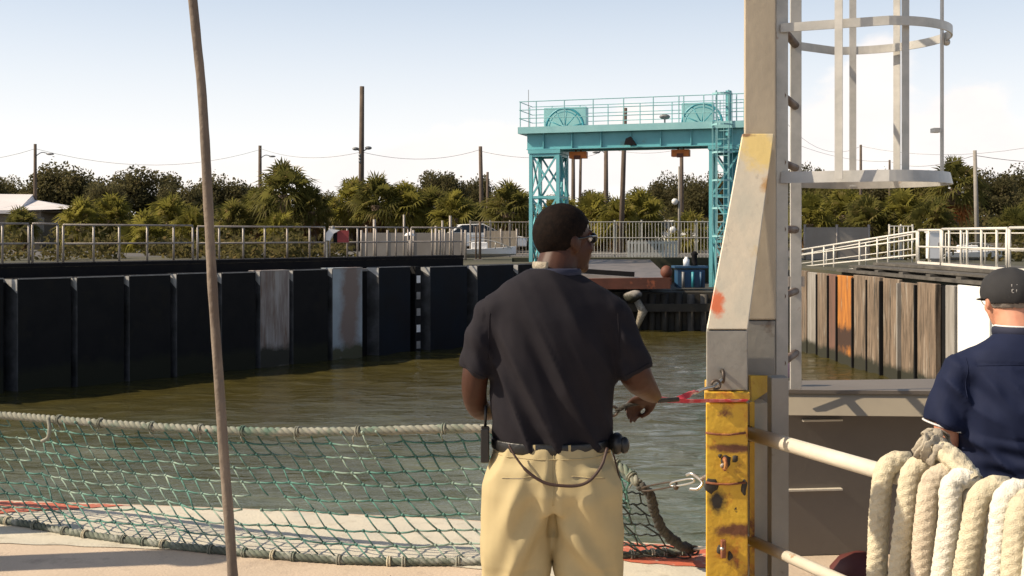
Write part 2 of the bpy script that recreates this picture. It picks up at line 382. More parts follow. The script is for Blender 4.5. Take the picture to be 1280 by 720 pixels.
w = bpy.data.worlds.new('World'); SC.world = w; w.use_nodes = True
n, l = w.node_tree.nodes, w.node_tree.links
bg = n['Background']; out = n['World Output']
sky = n.new('ShaderNodeTexSky'); sky.sky_type = 'NISHITA'; sky.sun_disc = False
sky.sun_elevation = R(SUN_EL); sky.sun_rotation = R(SUN_AZ); sky.air_density = 1.0; sky.dust_density = 2.2; sky.ozone_density = 2.0
bg.inputs['Strength'].default_value = SKYS
l.new(sky.outputs[0], bg.inputs['Color'])
tc = n.new('ShaderNodeTexCoord'); sep = n.new('ShaderNodeSeparateXYZ'); l.new(tc.outputs['Generated'], sep.inputs[0])
def mth(op, a, b=None, c=None, clamp=False):
    m = n.new('ShaderNodeMath'); m.operation = op; m.use_clamp = clamp
    for i, v in enumerate((a, b, c)):
        if v is None: continue
        if isinstance(v, (int, float)): m.inputs[i].default_value = v
        else: l.new(v, m.inputs[i])
    return m.outputs[0]
az = mth('ARCTAN2', sep.outputs[0], sep.outputs[1])
el = mth('ARCSINE', sep.outputs[2])
cmb = n.new('ShaderNodeCombineXYZ'); l.new(az, cmb.inputs[0]); l.new(mth('MULTIPLY', el, 1.7), cmb.inputs[1])
def nz(scale, detail=7, rough=.55, off=0):
    t = n.new('ShaderNodeTexNoise'); t.inputs['Scale'].default_value = scale; t.inputs['Detail'].default_value = detail
    t.inputs['Roughness'].default_value = rough
    mp = n.new('ShaderNodeMapping'); mp.inputs['Location'].default_value = (off, off * .7, 0)
    l.new(cmb.outputs[0], mp.inputs['Vector']); l.new(mp.outputs[0], t.inputs['Vector']); return t.outputs['Fac']
n1 = nz(9, 8, .6, 3.1); n2 = nz(28, 6, .6, 1.3)
warp = mth('MULTIPLY_ADD', n1, .8, mth('MULTIPLY', n2, .35))       # about .55
# cloud banks by bearing and height (degrees): bearing, elevation, half width, half height, weight
blobs = []
for px, py, rx, ry, wt in [(1070, 160, 90, 70, .66), (1100, 78, 34, 34, .60), (1213, 155, 34, 30, .95), (1225, 205, 90, 34, .6), (1010, 215, 130, 45, .5),
                           (760, 195, 190, 48, .8), (600, 205, 160, 42, .6), (420, 225, 260, 40, .5), (790, 140, 40, 22, .45), (120, 225, 260, 36, .35),
                           (-300, 150, 300, 60, .6), (1600, 120, 260, 70, .6), (1500, 215, 200, 50, .5)]:
    A = math.atan((px - 640) / F); E = math.atan((HOR - py) / F)
    dx = mth('MULTIPLY', mth('SUBTRACT', az, A), F / rx); dy = mth('MULTIPLY', mth('SUBTRACT', el, E), F / ry)
    d2 = mth('ADD', mth('MULTIPLY', dx, dx), mth('MULTIPLY', dy, dy))
    blobs.append(mth('MULTIPLY', mth('POWER', 2.718, mth('MULTIPLY', d2, -1.0)), wt))
tot = blobs[0]
for b_ in blobs[1:]: tot = mth('ADD', tot, b_)
dens = mth('SUBTRACT', mth('ADD', mth('MINIMUM', tot, .95), warp), .93)
mr = n.new('ShaderNodeMapRange'); mr.interpolation_type = 'SMOOTHSTEP'; mr.inputs['From Min'].default_value = -.02; mr.inputs['From Max'].default_value = .30
mr.inputs['To Max'].default_value = .85
l.new(dens, mr.inputs['Value'])
hz = n.new('ShaderNodeMapRange'); hz.interpolation_type = 'SMOOTHSTEP'; hz.inputs['From Min'].default_value = R(30); hz.inputs['From Max'].default_value = R(-1)
hz.inputs['To Max'].default_value = .90; l.new(el, hz.inputs['Value'])
bgh = n.new('ShaderNodeBackground'); 
hc_ = n.new('ShaderNodeMix'); hc_.data_type = 'RGBA'; hc_.inputs[6].default_value = (1.0, .96, .91, 1); hc_.inputs[7].default_value = (.72, .82, .95, 1)
hm_ = n.new('ShaderNodeMapRange'); hm_.inputs['From Min'].default_value = R(2); hm_.inputs['From Max'].default_value = R(14); l.new(el, hm_.inputs['Value']); l.new(hm_.outputs[0], hc_.inputs[0]); l.new(hc_.outputs[2], bgh.inputs['Color'])
bgh.inputs['Strength'].default_value = HAZS
bgc = n.new('ShaderNodeBackground'); bgc.inputs['Strength'].default_value = CLOS
cs = n.new('ShaderNodeMix'); cs.data_type = 'RGBA'; cs.inputs[6].default_value = (.90, .85, .83, 1); cs.inputs[7].default_value = (1.0, .93, .87, 1)
cr = n.new('ShaderNodeMapRange'); cr.inputs['From Min'].default_value = .4; cr.inputs['From Max'].default_value = .62; l.new(n1, cr.inputs['Value']); l.new(cr.outputs[0], cs.inputs[0])
l.new(cs.outputs[2], bgc.inputs['Color'])
m1 = n.new('ShaderNodeMixShader'); l.new(hz.outputs[0], m1.inputs[0]); l.new(bg.outputs[0], m1.inputs[1]); l.new(bgh.outputs[0], m1.inputs[2])
m2 = n.new('ShaderNodeMixShader'); l.new(mr.outputs[0], m2.inputs[0]); l.new(m1.outputs[0], m2.inputs[1]); l.new(bgc.outputs[0], m2.inputs[2])
l.new(m2.outputs[0], out.inputs['Surface'])

# ------------------------------------------------------------------ water
def water_mat():
    m, nt, n, l, b = _new('murky_slip_water')
    tc = n.new('ShaderNodeTexCoord')
    def tex(sc, stretch, detail, rough=.55, rot=0):
        mp = n.new('ShaderNodeMapping'); mp.inputs['Scale'].default_value = stretch; mp.inputs['Rotation'].default_value = (0, 0, rot)
        t = n.new('ShaderNodeTexNoise'); t.inputs['Scale'].default_value = sc; t.inputs['Detail'].default_value = detail; t.inputs['Roughness'].default_value = rough
        t.inputs['Distortion'].default_value = .5
        l.new(tc.outputs['Object'], mp.inputs[0]); l.new(mp.outputs[0], t.inputs['Vector']); return t.outputs['Fac']
    # churned silty water near the bow, clearer dark water towards the end of the slip
    sp = n.new('ShaderNodeSeparateXYZ'); l.new(tc.outputs['Object'], sp.inputs[0])
    big = tex(.35, (1, 1, 1), 4)
    ad = n.new('ShaderNodeMath'); ad.operation = 'MULTIPLY_ADD'; ad.inputs[1].default_value = 9; l.new(big, ad.inputs[0]); l.new(sp.outputs[1], ad.inputs[2])
    mr = n.new('ShaderNodeMapRange'); mr.inputs['From Min'].default_value = 14; mr.inputs['From Max'].default_value = 26; l.new(ad.outputs[0], mr.inputs['Value'])
    sw = tex(.8, (1, 1.6, 1), 6, .7)
    r2 = n.new('ShaderNodeMapRange'); r2.inputs['From Min'].default_value = .4; r2.inputs['From Max'].default_value = .65; l.new(sw, r2.inputs['Value'])
    near = mix(n, l, r2.outputs[0], (.095, .108, .066), (.155, .172, .122))
    col = mix(n, l, mr.outputs[0], near, (.055, .046, .013))
    l.new(col, b.inputs['Base Color'])
    b.inputs['Roughness'].default_value = .07; b.inputs['IOR'].default_value = 1.33
    h1 = tex(2.6, (.55, 1.5, 1), 5, .6); h2 = tex(.9, (.5, 1.3, 1), 2); h3 = tex(9, (.6, 1.3, 1), 3)
    a = n.new('ShaderNodeMath'); a.operation = 'MULTIPLY_ADD'; a.inputs[1].default_value = 2.8; l.new(h2, a.inputs[0]); l.new(h1, a.inputs[2])
    a2 = n.new('ShaderNodeMath'); a2.operation = 'MULTIPLY_ADD'; a2.inputs[1].default_value = .22; l.new(h3, a2.inputs[0]); l.new(a.outputs[0], a2.inputs[2])
    bp = n.new('ShaderNodeBump'); bp.inputs['Strength'].default_value = 1; bp.inputs['Distance'].default_value = .045
    l.new(a2.outputs[0], bp.inputs['Height']); l.new(bp.outputs[0], b.inputs['Normal'])
    return m
gx = [-900, -300, -90, -40, -22] + [-15 + .14 * i for i in range(193)] + [16, 40, 90, 300, 900]
gy = [-400, -100, -20, 0, 4] + [5.6 + .105 * i for i in range(306)] + [39, 60]
wm = MB()
for y in gy:
    for x in gx:
        h = 0
        if -15 <= x <= 12 and 5.6 <= y <= 37.5:
            fd = min(1, (x + 15) * .7, (12 - x) * .7, (y - 5.6) * .9 + .1, (37.6 - y))
            wx = x + .5 * noise.noise(Vector((x * .3, y * .3, 5))); ch = 1 + .5 * noise.noise(Vector((x * .16, y * .16, 9)))
            h = fd * ch * 1.3 * (.030 * noise.noise(Vector((wx * .42, y * 1.0, 0))) + .030 * noise.noise(Vector((wx * 1.0, y * 2.3, 3))) + .012 * noise.noise(Vector((x * 2.6, y * 4.4, 7))))
        wm.v.append(Vector((x, y, WATER + h)))
wn = len(gx)
for j in range(len(gy) - 1):
    for i in range(wn - 1): a = j * wn + i; wm.f.append((a, a + 1, a + wn + 1, a + wn))
tag(build(wm, 'water', water_mat(), smooth=True), kind='structure')

# ------------------------------------------------------------------ land
WD = Vector((.7008, .7134, 0)); W0 = Vector((-10.36, 22.2, 0)); WN = Vector((.7134, -.7008, 0))   # left wall line, direction, normal to the water
def wall_pt(px):
    k = (px - 640) / F; t = (k * W0.y - W0.x) / (WD.x - k * WD.y); return W0 + WD * t
def rx_at(Y): return 8.0 + (29.7 - Y) * .067
def rwall_pt(px):
    k = (px - 640) / F; Y = (8.0 + 29.7 * .067) / (k + .067); return Vector((k * Y, Y, 0))
LEnd = wall_pt(690)
BK = .35       # land stops a little behind the faces of the walls
lp = [(-900, 6.0), (W0 + WD * -22 - WN * BK).to_2d()[:], (LEnd - WN * BK).to_2d()[:], (.9, 37.0), (.9, 37.6), (.0, 37.6), (.0, 44), (9.2, 44), (9.2, 37.6), (7.7, 37.6),
      (rx_at(37) + .3, 37.0), (rx_at(-5) + .3, -5), (900, -5), (900, 1500), (-900, 1500)]
g = MB(); o_ = len(lp)
g.v = [Vector((p[0], p[1], LAND)) for p in lp] + [Vector((p[0], p[1], -2.5)) for p in lp[:12]]
g.f = [tuple(range(o_))] + [(i, i + 1, o_ + i + 1, o_ + i) for i in range(11)]
gm = build(g, 'ground', 'ground'); tag(gm, kind='structure')
a = MB().add([(-60, 46, LAND + .004), (70, 46, LAND + .004), (90, 64, LAND + .004), (-80, 64, LAND + .004)], [(0, 1, 2, 3)])
tag(build(a, 'parking_lot', 'asphalt'), kind='structure')

# ------------------------------------------------------------------ left wall with fender panels
def wbox(mb, a, b, off0, off1, z0, z1, N=WN):
    p = [a + N * off0, b + N * off0, b + N * off1, a + N * off1]
    return mb.prism([(q.x, q.y) for q in p], z0, z1)
lw = thing('slip_wall', 'long dark sheet pile wall with black fender panels along the left side of the slip', 'wall', wall_pt(318))
m = MB(); a = wall_pt(-420)
wbox(m, W0 + WD * -22, LEnd, -.33, -.05, -2.4, .70)
build(m, 'pile_wall', 'pile_dark', lw)
m = MB(); wbox(m, W0 + WD * -22, LEnd, -.36, -.02, .703, .76); build(m, 'wall_cap', 'pile_cap', lw)
panels = [(-235, -165, 'k'), (-150, -85, 'k'), (-70, -2, 'k'), (16, 82, 'k'), (90, 148, 'k'), (155, 206, 'k'), (214, 262, 'k'), (270, 312, 'k'), (318, 354, 'p2'),
          (359, 402, 'k'), (408, 445, 'p'), (466, 505, 'b'), (530, 576, 'b'), (589, 634, 'b'), (640, 672, 'k')]
for i, (x0, x1, kd) in enumerate(panels):
    A, B = wall_pt(x0), wall_pt(x1)
    m = MB(); tl = .05
    zt = .80 + random.uniform(-.02, .02)
    # chamfered plate: front face narrower than the back
    q = [A - WD * .146 + WN * -.045, B + WD * .03 + WN * -.045, B + WN * .27, A + WN * .27]
    m.prism([(v.x, v.y) for v in q], -2.3, zt)
    fk = MB(); nl_ = .15
    q2 = [A - WD * nl_ + WN * -.045, A + WN * .266, A + WN * .266 - WD * .012, A - WD * (nl_ + .012) + WN * -.045]
    fk.prism([(v.x, v.y) for v in q2], -2.2, zt - .015)
    po = build(m, 'fender_panel', {'k': 'black_panel', 'b': 'blue_panel', 'p': 'pale_panel', 'p2': 'pale_panel2'}[kd], lw, bevel=.012)
    if kd == 'p': po['label'] = 'pale blue-grey fender panel with a brown stain on its right half'
    if kd == 'p2': po['label'] = 'brown and grey streaked fender panel'
    build(fk, 'flank', 'flank', po)
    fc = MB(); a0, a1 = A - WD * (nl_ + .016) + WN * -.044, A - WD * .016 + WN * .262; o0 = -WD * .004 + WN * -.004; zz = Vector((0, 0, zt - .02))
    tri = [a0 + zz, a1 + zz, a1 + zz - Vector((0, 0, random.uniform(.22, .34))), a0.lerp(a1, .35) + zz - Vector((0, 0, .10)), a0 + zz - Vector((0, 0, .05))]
    fc.add(tri + [p + o0 for p in tri], [tuple(range(5)), tuple(reversed(range(5, 10)))] + [(i_, (i_ + 1) % 5, (i_ + 1) % 5 + 5, i_ + 5) for i_ in range(5)]); build(fc, 'flank_sun_tip', 'flank_sunlit', po)  # pale wedge in the shape of sunlight on the flank top
    if kd == 'p':
        cm_ = P(436, 385, B.y); po.data.materials.clear(); po.data.materials.append(pbr('stained_pale_face', (.34, .40, .44), (.28, .32, .35), 1.5, .6, bump=.2,
            spots=[((.20, .15, .13), tuple(cm_ - lw.location + Vector((.10, 0, .1))), (.24, 1.5, 2.2), 1.2), ((.06, .06, .03), (cm_.x - lw.location.x - .2, cm_.y - lw.location.y, WATER - lw.location.z + .1), (2, 2, .28), 3)]))
    # thin worn steel edge along the top front
    m = MB(); m.beam(A + WN * .277 + Vector((0, 0, zt - .012)), B + WN * .277 + Vector((0, 0, zt - .012)), .012, .022)
    build(m, 'panel_edge', 'pile_cap', po)
# tide gauge: black board with pale squares
tg = wall_pt(516)
t = thing('tide_gauge', 'narrow black tide board with a column of white squares on the left slip wall', 'gauge', (tg.x, tg.y, -1.5))
m = MB(); c = tg + WN * .10; wbox(m, wall_pt(512.5), wall_pt(519.5), -.048, .22, -2.2, .80); build(m, 'board', 'black_panel', t)
for k in range(5):
    m = MB(); z = P(516, 349 + k * 20.5, tg.y - .15).z
    a, b = wall_pt(514), wall_pt(518.6); wbox(m, a, b, .2225, .232, z - .10, z + .10)
    build(m, 'white_mark', 'bright' if k in (0, 3) else 'pile_cap', t)

# walkway behind the left wall
def off_pt(px, off):
    o = W0 - WN * off; k = (px - 640) / F; t_ = (k * o.y - o.x) / (WD.x - k * WD.y); return o + WD * t_
t = thing('walkway', 'dark raised timber walkway running behind the left fender wall', 'walkway', off_pt(300, 1.2))
m = MB(); wbox(m, off_pt(-300, .52), off_pt(580, .52), -.9, .0, .98, 1.06); build(m, 'walkway_deck', 'walk', t)
m = MB(); wbox(m, off_pt(-300, .50), off_pt(580, .50), -.10, -.03, .727, .977); build(m, 'fascia', 'walk', t)
RO = .62
def railing(name, label, pts, z0, z1, post_px, mats, rp=.022, mid=True, rz=None):
    """pts: function px -> plan point"""
    b0 = pts(post_px[0]); th = thing(name, label, 'railing', (b0.x, b0.y, z0))
    for px in post_px:
        p = pts(px); m = MB().tube([(p.x, p.y, z0), (p.x, p.y, z1 - rp)], rp * 1.15, 6); build(m, 'post', mats, th, True)
    a, b = pts(post_px[0]), pts(post_px[-1])
    for z, nm in ((z1, 'top_rail'), ((z0 + z1) / 2, 'mid_rail')):
        if nm == 'mid_rail' and not mid: continue
        m = MB().tube([(a.x, a.y, z), (b.x, b.y, z)], rp, 6); build(m, nm, mats, th, True)
    return th
f_ = lambda px: off_pt(px, RO)
railing('railing', 'short grey pipe railing section at the far left end of the walkway', f_, 1.06, 1.90, [-70, -36, 3, 36], 'galv_dull')
railing('railing', 'two-post grey pipe railing section, second from the left on the walkway', f_, 1.06, 1.90, [40.5, 72], 'galv_dull')
railing('railing', 'long grey pipe railing on the walkway left of the tall leaning pole', f_, 1.06, 1.88, [79, 117, 149, 184, 217, 241], 'galv_dull')
railing('railing', 'grey pipe railing on the walkway between the leaning pole and the white box', f_, 1.06, 1.86, [247, 274, 304, 331, 359, 387, 406], 'galv_dull')
railing('railing', 'grey pipe railing on the walkway just right of the white box', f_, 1.06, 1.86, [412, 434, 447, 470, 495, 510], 'galv_dull')
railing('railing', 'grey pipe railing at the far end of the walkway before the white boat', f_, 1.06, 1.86, [514, 540, 556, 566, 577], 'galv_dull')
# gate return seen end on, and the white box with a red back
bx = off_pt(412, .62)
t = thing('light_box', 'white sloping box with a dark red back on a post by the walkway railing', 'signal box', (bx.x, bx.y, 1.06))
s = bx.y / F
m = MB(); x0 = bx.x - 6 * s; yb = bx.y - .1
prof = [(405, 300), (405, 294), (412, 286), (424, 288), (417, 292), (412, 301)]
pr = [P(x, y, yb) for x, y in prof]; m.add(pr + [p + Vector((0, .22, 0)) for p in pr], [tuple(range(6)), tuple(reversed(range(6, 12)))] + [(i, (i + 1) % 6, (i + 1) % 6 + 6, i + 6) for i in range(6)])
build(m, 'hood', 'bright', t)
m = MB(); c = P(429, 295.5, yb + .12); m.box(c, (14 * s, .1, 15 * s)); build(m, 'back_panel', 'signred', t)
m = MB(); c = P(420, 297, yb + .12); m.box(c, (6.0 * s, .09, 12 * s)); build(m, 'case', 'walk', t)
m = MB().tube([(P(408, 300, yb + .1).x, yb + .1, 1.06), P(408, 300, yb + .1)], .04, 6); build(m, 'post', 'galv', t)
m = MB().ball(P(416, 285, yb + .1), .06, 8, 6); build(m, 'lamp', 'lampgrey', t)

# ------------------------------------------------------------------ right wall of planks
rw = thing('plank_wall', 'sunlit weathered plank wall along the right side of the slip', 'wall', (rx_at(26), 26, -1.5))
m = MB(); m.prism([(rx_at(37) + .08, 37), (rx_at(37) + .28, 37), (rx_at(-4) + .28, -4), (rx_at(-4) + .08, -4)], -2.4, .62); build(m, 'backing', 'pile_dark', rw)
edges = [1000, 1010, 1023, 1037, 1048, 1068, 1086, 1103, 1125, 1147, 1173, 1184, 1196, 1240, 1290, 1350, 1430]
mats = ['plank', 'plank_grey', 'plank', 'plank_red', 'plank_orange', 'plank', 'plank', 'plank', 'plank', 'plank', 'pile_dark', 'plank_grey', 'plank_white', 'plank_white', 'plank', 'plank']
Ym = []
for i in range(len(mats)):
    A, B = rwall_pt(edges[i]), rwall_pt(edges[i + 1])
    y0, y1 = A.y, B.y; ln = y0 - y1
    pr = .0 if mats[i] == 'pile_dark' else random.uniform(.07, .15)
    if mats[i] == 'pile_dark': pr = .012
    tilt = random.uniform(-.03, .03)
    m = MB(); g0, g1 = y0 - ln * .03, y1 + ln * .03
    m.prism([(rx_at(g0) + .075, g0), (rx_at(g0) + .075 - pr + tilt, g0), (rx_at(g1) + .075 - pr, g1), (rx_at(g1) + .075, g1)], -2.3, .66 + random.uniform(-.02, .05))
    # battens where the boards meet
    po = build(m, 'plank', mats[i], rw, bevel=.015)
    if mats[i] == 'plank_orange': po['label'] = 'bright orange rust stained plank'
    if mats[i] == 'plank_white' and i == 12: po['label'] = 'bright white painted plank'
for e in edges[2:10]:
    A = rwall_pt(e + 1); m = MB(); m.prism([(rx_at(A.y) + .07, A.y + .05), (rx_at(A.y) - .085, A.y + .045), (rx_at(A.y) - .085, A.y - .03), (rx_at(A.y) + .07, A.y - .035)], -2.25, .62)
    build(m, 'batten', 'pile_dark' if e != 1125 else 'plank_grey', rw)
# dock behind it
d = thing('dock', 'dark layered timber dock behind the plank wall on the right', 'dock', (rx_at(22) + 1, 22, LAND))
for k, (z0, z1, o0, o1) in enumerate([(.724, .79, .16, 1.6), (.80, .845, .55, 1.7), (.855, .90, .35, 1.3), (.91, .97, .9, 3.0)]):
    m = MB(); m.prism([(rx_at(28) + o0, 28 - k * .2), (rx_at(28) + o1, 28 - k * .2), (rx_at(-3) + o1, -3), (rx_at(-3) + o0, -3)], z0, z1); build(m, 'timber', 'dock', d)
for k in range(9):
    y = 27 - k * 1.35; m = MB().box((rx_at(y) + .42, y, .78), (.35, .25, .12)); build(m, 'block', 'dock', d)

# white gangway + railing on the right
def seg_rail(name, label, A0, A1, z0, z1, fr, rp=.028, mids=(.5,), foot=True):
    """railing between two plan points; z0/z1: bottom and top heights at both ends"""
    th = thing(name, label, 'railing', (A0[0], A0[1], z0[0]))
    L = lambda t, z: Vector((A0[0] + (A1[0] - A0[0]) * t, A0[1] + (A1[1] - A0[1]) * t, z[0] + (z[1] - z[0]) * t))
    for t_ in fr: build(MB().tube([L(t_, z0), L(t_, z1)], rp, 6), 'post', 'white', th, True)
    build(MB().tube([L(0, z1), L(1, z1)], rp * 1.1, 6), 'top_rail', 'white', th, True)
    for k in mids:
        zz = [z0[i] + (z1[i] - z0[i]) * k for i in (0, 1)]
        build(MB().tube([L(0, zz), L(1, zz)], rp * .9, 6), 'mid_rail', 'white', th, True)
    if foot: build(MB().beam(L(0, z0), L(1, z0), .06, .09), 'bottom_rail', 'white', th)
    return th
def xp(px, Y): return ((px - 640) / F * Y, Y)
zf = lambda py, Y: EYE - (py - HOR) / F * Y
A, B = xp(996, 34), xp(1146, 27)
seg_rail('gangway', 'white sloping gangway with double rails rising to the dock on the right', A, B, (zf(343, 34), zf(331, 27)), (zf(313, 34), zf(289.5, 27)), [0, .16, .27, .36, .58, .72, .8, 1], .026, (.30, .78))
seg_rail('railing', 'far rail of the white gangway, behind its near rail', xp(996, 35.4), xp(1140, 28.6), (zf(341, 35.4), zf(329, 28.6)), (zf(319, 35.4), zf(293, 28.6)), [.3, .65, 1], .018, (.5,), False)
C, D = xp(1148, 26.4), xp(1176, 25.2)
seg_rail('railing', 'short white railing panel between the gangway and the long dock railing', C, D, (.98, .98), (1.77, 1.77), [0, .48, 1], .026)
E_ = (rx_at(14) + 1.55, 14.0)
seg_rail('railing', 'bright white railing on the dock beside the man in the cap', xp(1178, 25), xp(1259, 21.4), (.98, .98), (1.79, 1.79), [0, .12, .32, .42, .64, .86, 1], .028)
seg_rail('railing', 'white railing on the dock at the right edge of the photo', xp(1262, 21.3), E_, (.98, .98), (1.80, 1.80), [0, .08, .22, .36, .5, .7, 1], .028)
seg_rail('railing', 'second white railing on the far side of the dock on the right', xp(1182, 31), xp(1310, 27), (.80, .80), (1.70, 1.70), [0, .2, .42, .62, .8, 1], .016, (.5,), False)
# ------------------------------------------------------------------ turquoise gantry
GL = Vector((.306, 42, 0)); GD = Vector((.9543, -.2986, 0)); GN = Vector((.2986, .9543, 0)); GRZ = math.atan2(GD.y, GD.x)
def G(u, v, z): return GL + GD * u + GN * v + Vector((0, 0, z))
def gu(px, v=0):
    k = (px - 640) / F; o = GL + GN * v; return (k * o.y - o.x) / (GD.x - k * GD.y)
gt = thing('gantry', 'turquoise steel lift gantry with railed platform spanning the end of the slip', 'gantry', G(4.3, .8, LAND))
def gbox(mb, u0, u1, v0, v1, z0, z1): return mb.box(G((u0 + u1) / 2, (v0 + v1) / 2, (z0 + z1) / 2), (u1 - u0, v1 - v0, z1 - z0), GRZ)
ZP = 5.72
UR = gu(948)
m = MB(); gbox(m, -.02, UR, -.10, 1.75, ZP - .06, ZP); gbox(m, -.02, UR, -.13, -.103, ZP - .22, ZP + .03); gbox(m, -.05, -.023, -.13, 1.75, ZP - .22, ZP + .03)
build(m, 'platform', 'cyan_pale', gt)
m = MB(); gbox(m, .25, UR + .1, .12, .18, ZP - .80, ZP - .063); gbox(m, .25, UR + .1, 0.02, .34, ZP - .835, ZP - .803); gbox(m, .25, UR + .1, 1.25, 1.31, ZP - .80, ZP - .063); gbox(m, .25, UR + .1, 1.15, 1.45, ZP - .835, ZP - .803)
for k in range(7): gbox(m, .9 + k * 1.12, .93 + k * 1.12, .02, .117, ZP - .80, ZP - .063)
build(m, 'girder', 'cyan', gt)
def tower(u0, u1, v0, v1, zb, zt, plate):
    tw = 'tower'; m = MB(); pw = .13
    for u in (u0 + pw / 2, u1 - pw / 2):
        for v in (v0 + pw / 2, v1 - pw / 2): m.box(G(u, v, (zb + zt) / 2), (pw, pw, zt - zb), GRZ)
    nb = 3; H = (zt - zb) / nb
    for k in range(nb + 1):
        z = zb + k * H + (.05 if k == 0 else -.05 if k == nb else 0)
        for v in (v0 + .04, v1 - .04): m.beam(G(u0 + pw, v, z), G(u1 - pw, v, z), .06, .09)
        for u in (u0 + .04, u1 - .04): m.beam(G(u, v0 + pw, z), G(u, v1 - pw, z), .06, .09)
    for k in range(nb):
        a, b = zb + k * H + .08, zb + (k + 1) * H - .08
        for v, d in ((v0 + .03, .0), (v1 - .03, 0)):
            m.beam(G(u0 + pw, v, a), G(u1 - pw, v, b), .05, .07); m.beam(G(u0 + pw, v + .055, b), G(u1 - pw, v + .055, a), .05, .07)
        for u in (u0 + .03, u1 - .03):
            m.beam(G(u, v0 + pw, a), G(u, v1 - pw, b), .05, .07); m.beam(G(u + .055, v0 + pw, b), G(u + .055, v1 - pw, a), .05, .07)
    to = build(m, tw, 'cyan', gt)
    m = MB(); gbox(m, u0 + .03, u1 - .03, v0 + .03, v1 - .03, zt, ZP - .84) if zt < ZP - .86 else None
    if m.v: build(m, 'head_plate', 'cyan', to)
    for (a, b) in plate: build(gbox(MB(), a, b, v1 - .36, v1 - .28, zb + .02, zt - .02), 'side_plate', 'cyan_dark', to)
    return to
ul0, ul1 = gu(661), gu(699)
tower(ul0, ul1, .02, 1.42, -.2, 4.72, [(ul1 - .33, ul1 - .14)])
ur0, ur1 = gu(886), gu(930)
tower(ur0, ur1, .02, 1.42, -.25, 4.72, [(ur0 + .4, ur1 - .13)])
m = MB(); gbox(m, ul0 - .03, ul1 + .03, -.01, 1.45, 4.74, 4.875); build(m, 'leg_cap', 'cyan', gt)
m = MB(); gbox(m, ur0 - .03, ur1 + .1, -.01, 1.45, 4.74, 4.875); build(m, 'leg_cap', 'cyan', gt)
# platform railing
def gpost(u, v, z1=1.0, r=.022): return MB().tube([G(u, v, ZP + .03), G(u, v, ZP + z1)], r, 5)
for px in (651, 671, 706, 742, 780, 817, 849, 855, 880, 921, 934, 947):
    build(gpost(gu(px), -.08), 'railing_post', 'cyan_pale', gt)
for z in (1.0, .68, .36):
    build(MB().tube([G(.0, -.08, ZP + z), G(UR, -.08, ZP + z)], .018, 5), 'railing_bar', 'cyan_pale', gt)
    build(MB().tube([G(.0, 1.70, ZP + z), G(UR, 1.70, ZP + z)], .016, 5), 'railing_bar', 'cyan_pale', gt)
    build(MB().tube([G(.0, -.08, ZP + z), G(.0, 1.70, ZP + z)], .016, 5), 'railing_bar', 'cyan_pale', gt)
for px in (662, 690, 725, 760, 800, 840, 900, 930):
    build(gpost(gu(px, 1.7), 1.7), 'railing_post', 'cyan_pale', gt)
build(MB().tube([G(.25, .3, ZP), G(.25, .3, ZP + 1.5)], .012, 5), 'aerial', 'lampgrey', gt)
# sheave wheels with their housings
for pxc, h0, h1 in ((705, 680, 733), (877, 852, 892)):
    uc = gu(pxc, .5)
    hs = build(gbox(MB(), gu(h0, 1.0), gu(h1, 1.0), .95, 1.35, ZP + .01, ZP + .86), 'sheave_housing', 'cyan_pale', gt, bevel=.02)
    wm_ = Matrix.Rotation(GRZ, 3, 'Z')
    c = G(uc, .62, ZP + .03); m = MB(); m.ring(c, .74, .045, 'Y', 32, 6, mat=wm_); m.ring(c, .62, .02, 'Y', 28, 5, mat=wm_)
    for k in range(10):
        a_ = math.pi * 2 * k / 10 + .2; m.tube([c, c + wm_ @ Vector((math.cos(a_) * .72, 0, math.sin(a_) * .72))], .022, 5)
    m.tube([c - GN * .15, c + GN * .32], .09, 10)
    build(m, 'sheave_wheel', 'cyan_dark', gt, True)
# ladder with cage on the right leg
lc = gu(902, -.35); m = MB()
for s in (-.22, .22): m.beam(G(lc + s, -.10, -.1), G(lc + s, -.10, ZP + 1.15), .05, .05)
for k in range(22): z = 0 + k * .3; m.tube([G(lc - .2, -.10, z), G(lc + .2, -.10, z)], .015, 5)
lad = build(m, 'ladder', 'cyan_pale', gt)
for z in (1.6, 2.6, 3.6, 4.6, 5.6, 6.7):
    pts = [G(lc + .36 * math.cos(R(a_)), -.14 - .55 * math.sin(R(a_)), z) for a_ in range(0, 181, 18)]
    mm = MB()
    for p, q in zip(pts, pts[1:]): mm.beam(p, q, .012, .06)
    build(mm, 'cage_hoop', 'cyan_pale', lad)
mm = MB()
for a_ in (0, 36, 72, 108, 144, 180): q = (lc + .36 * math.cos(R(a_)), -.14 - .55 * math.sin(R(a_))); mm.beam(G(q[0], q[1], 1.6), G(q[0], q[1], 6.75), .045, .012, up=(GD.x, GD.y, 0))
build(mm, 'cage_bars', 'cyan_pale', lad)
build(gbox(MB(), gu(907, -.05), gu(914, -.05), -.08, .22, ZP - .5, 6.85), 'conduit_column', 'cyan', gt)
# hanging lift blocks
for px, pyc in ((723, 194), (851, 191.5)):
    u = gu(px, .7); z = zf(pyc, G(u, .7, 0).y)
    lb = build(gbox(MB(), u - .34, u + .34, .55, .85, z - .13, z + .13), 'lift_block', 'orange', gt, bevel=.02)
    m = MB(); m.tube([G(u - .1, .7, z + .13), G(u - .1, .7, 4.95)], .03, 6); m.tube([G(u + .1, .7, z + .13), G(u + .1, .7, 4.95)], .03, 6); build(m, 'hanger_rod', 'pole_wood', lb)
    build(gbox(MB(), u - .12, u + .12, .5, .545, z - .17, z - .02), 'plate', 'ramp_rust', lb)
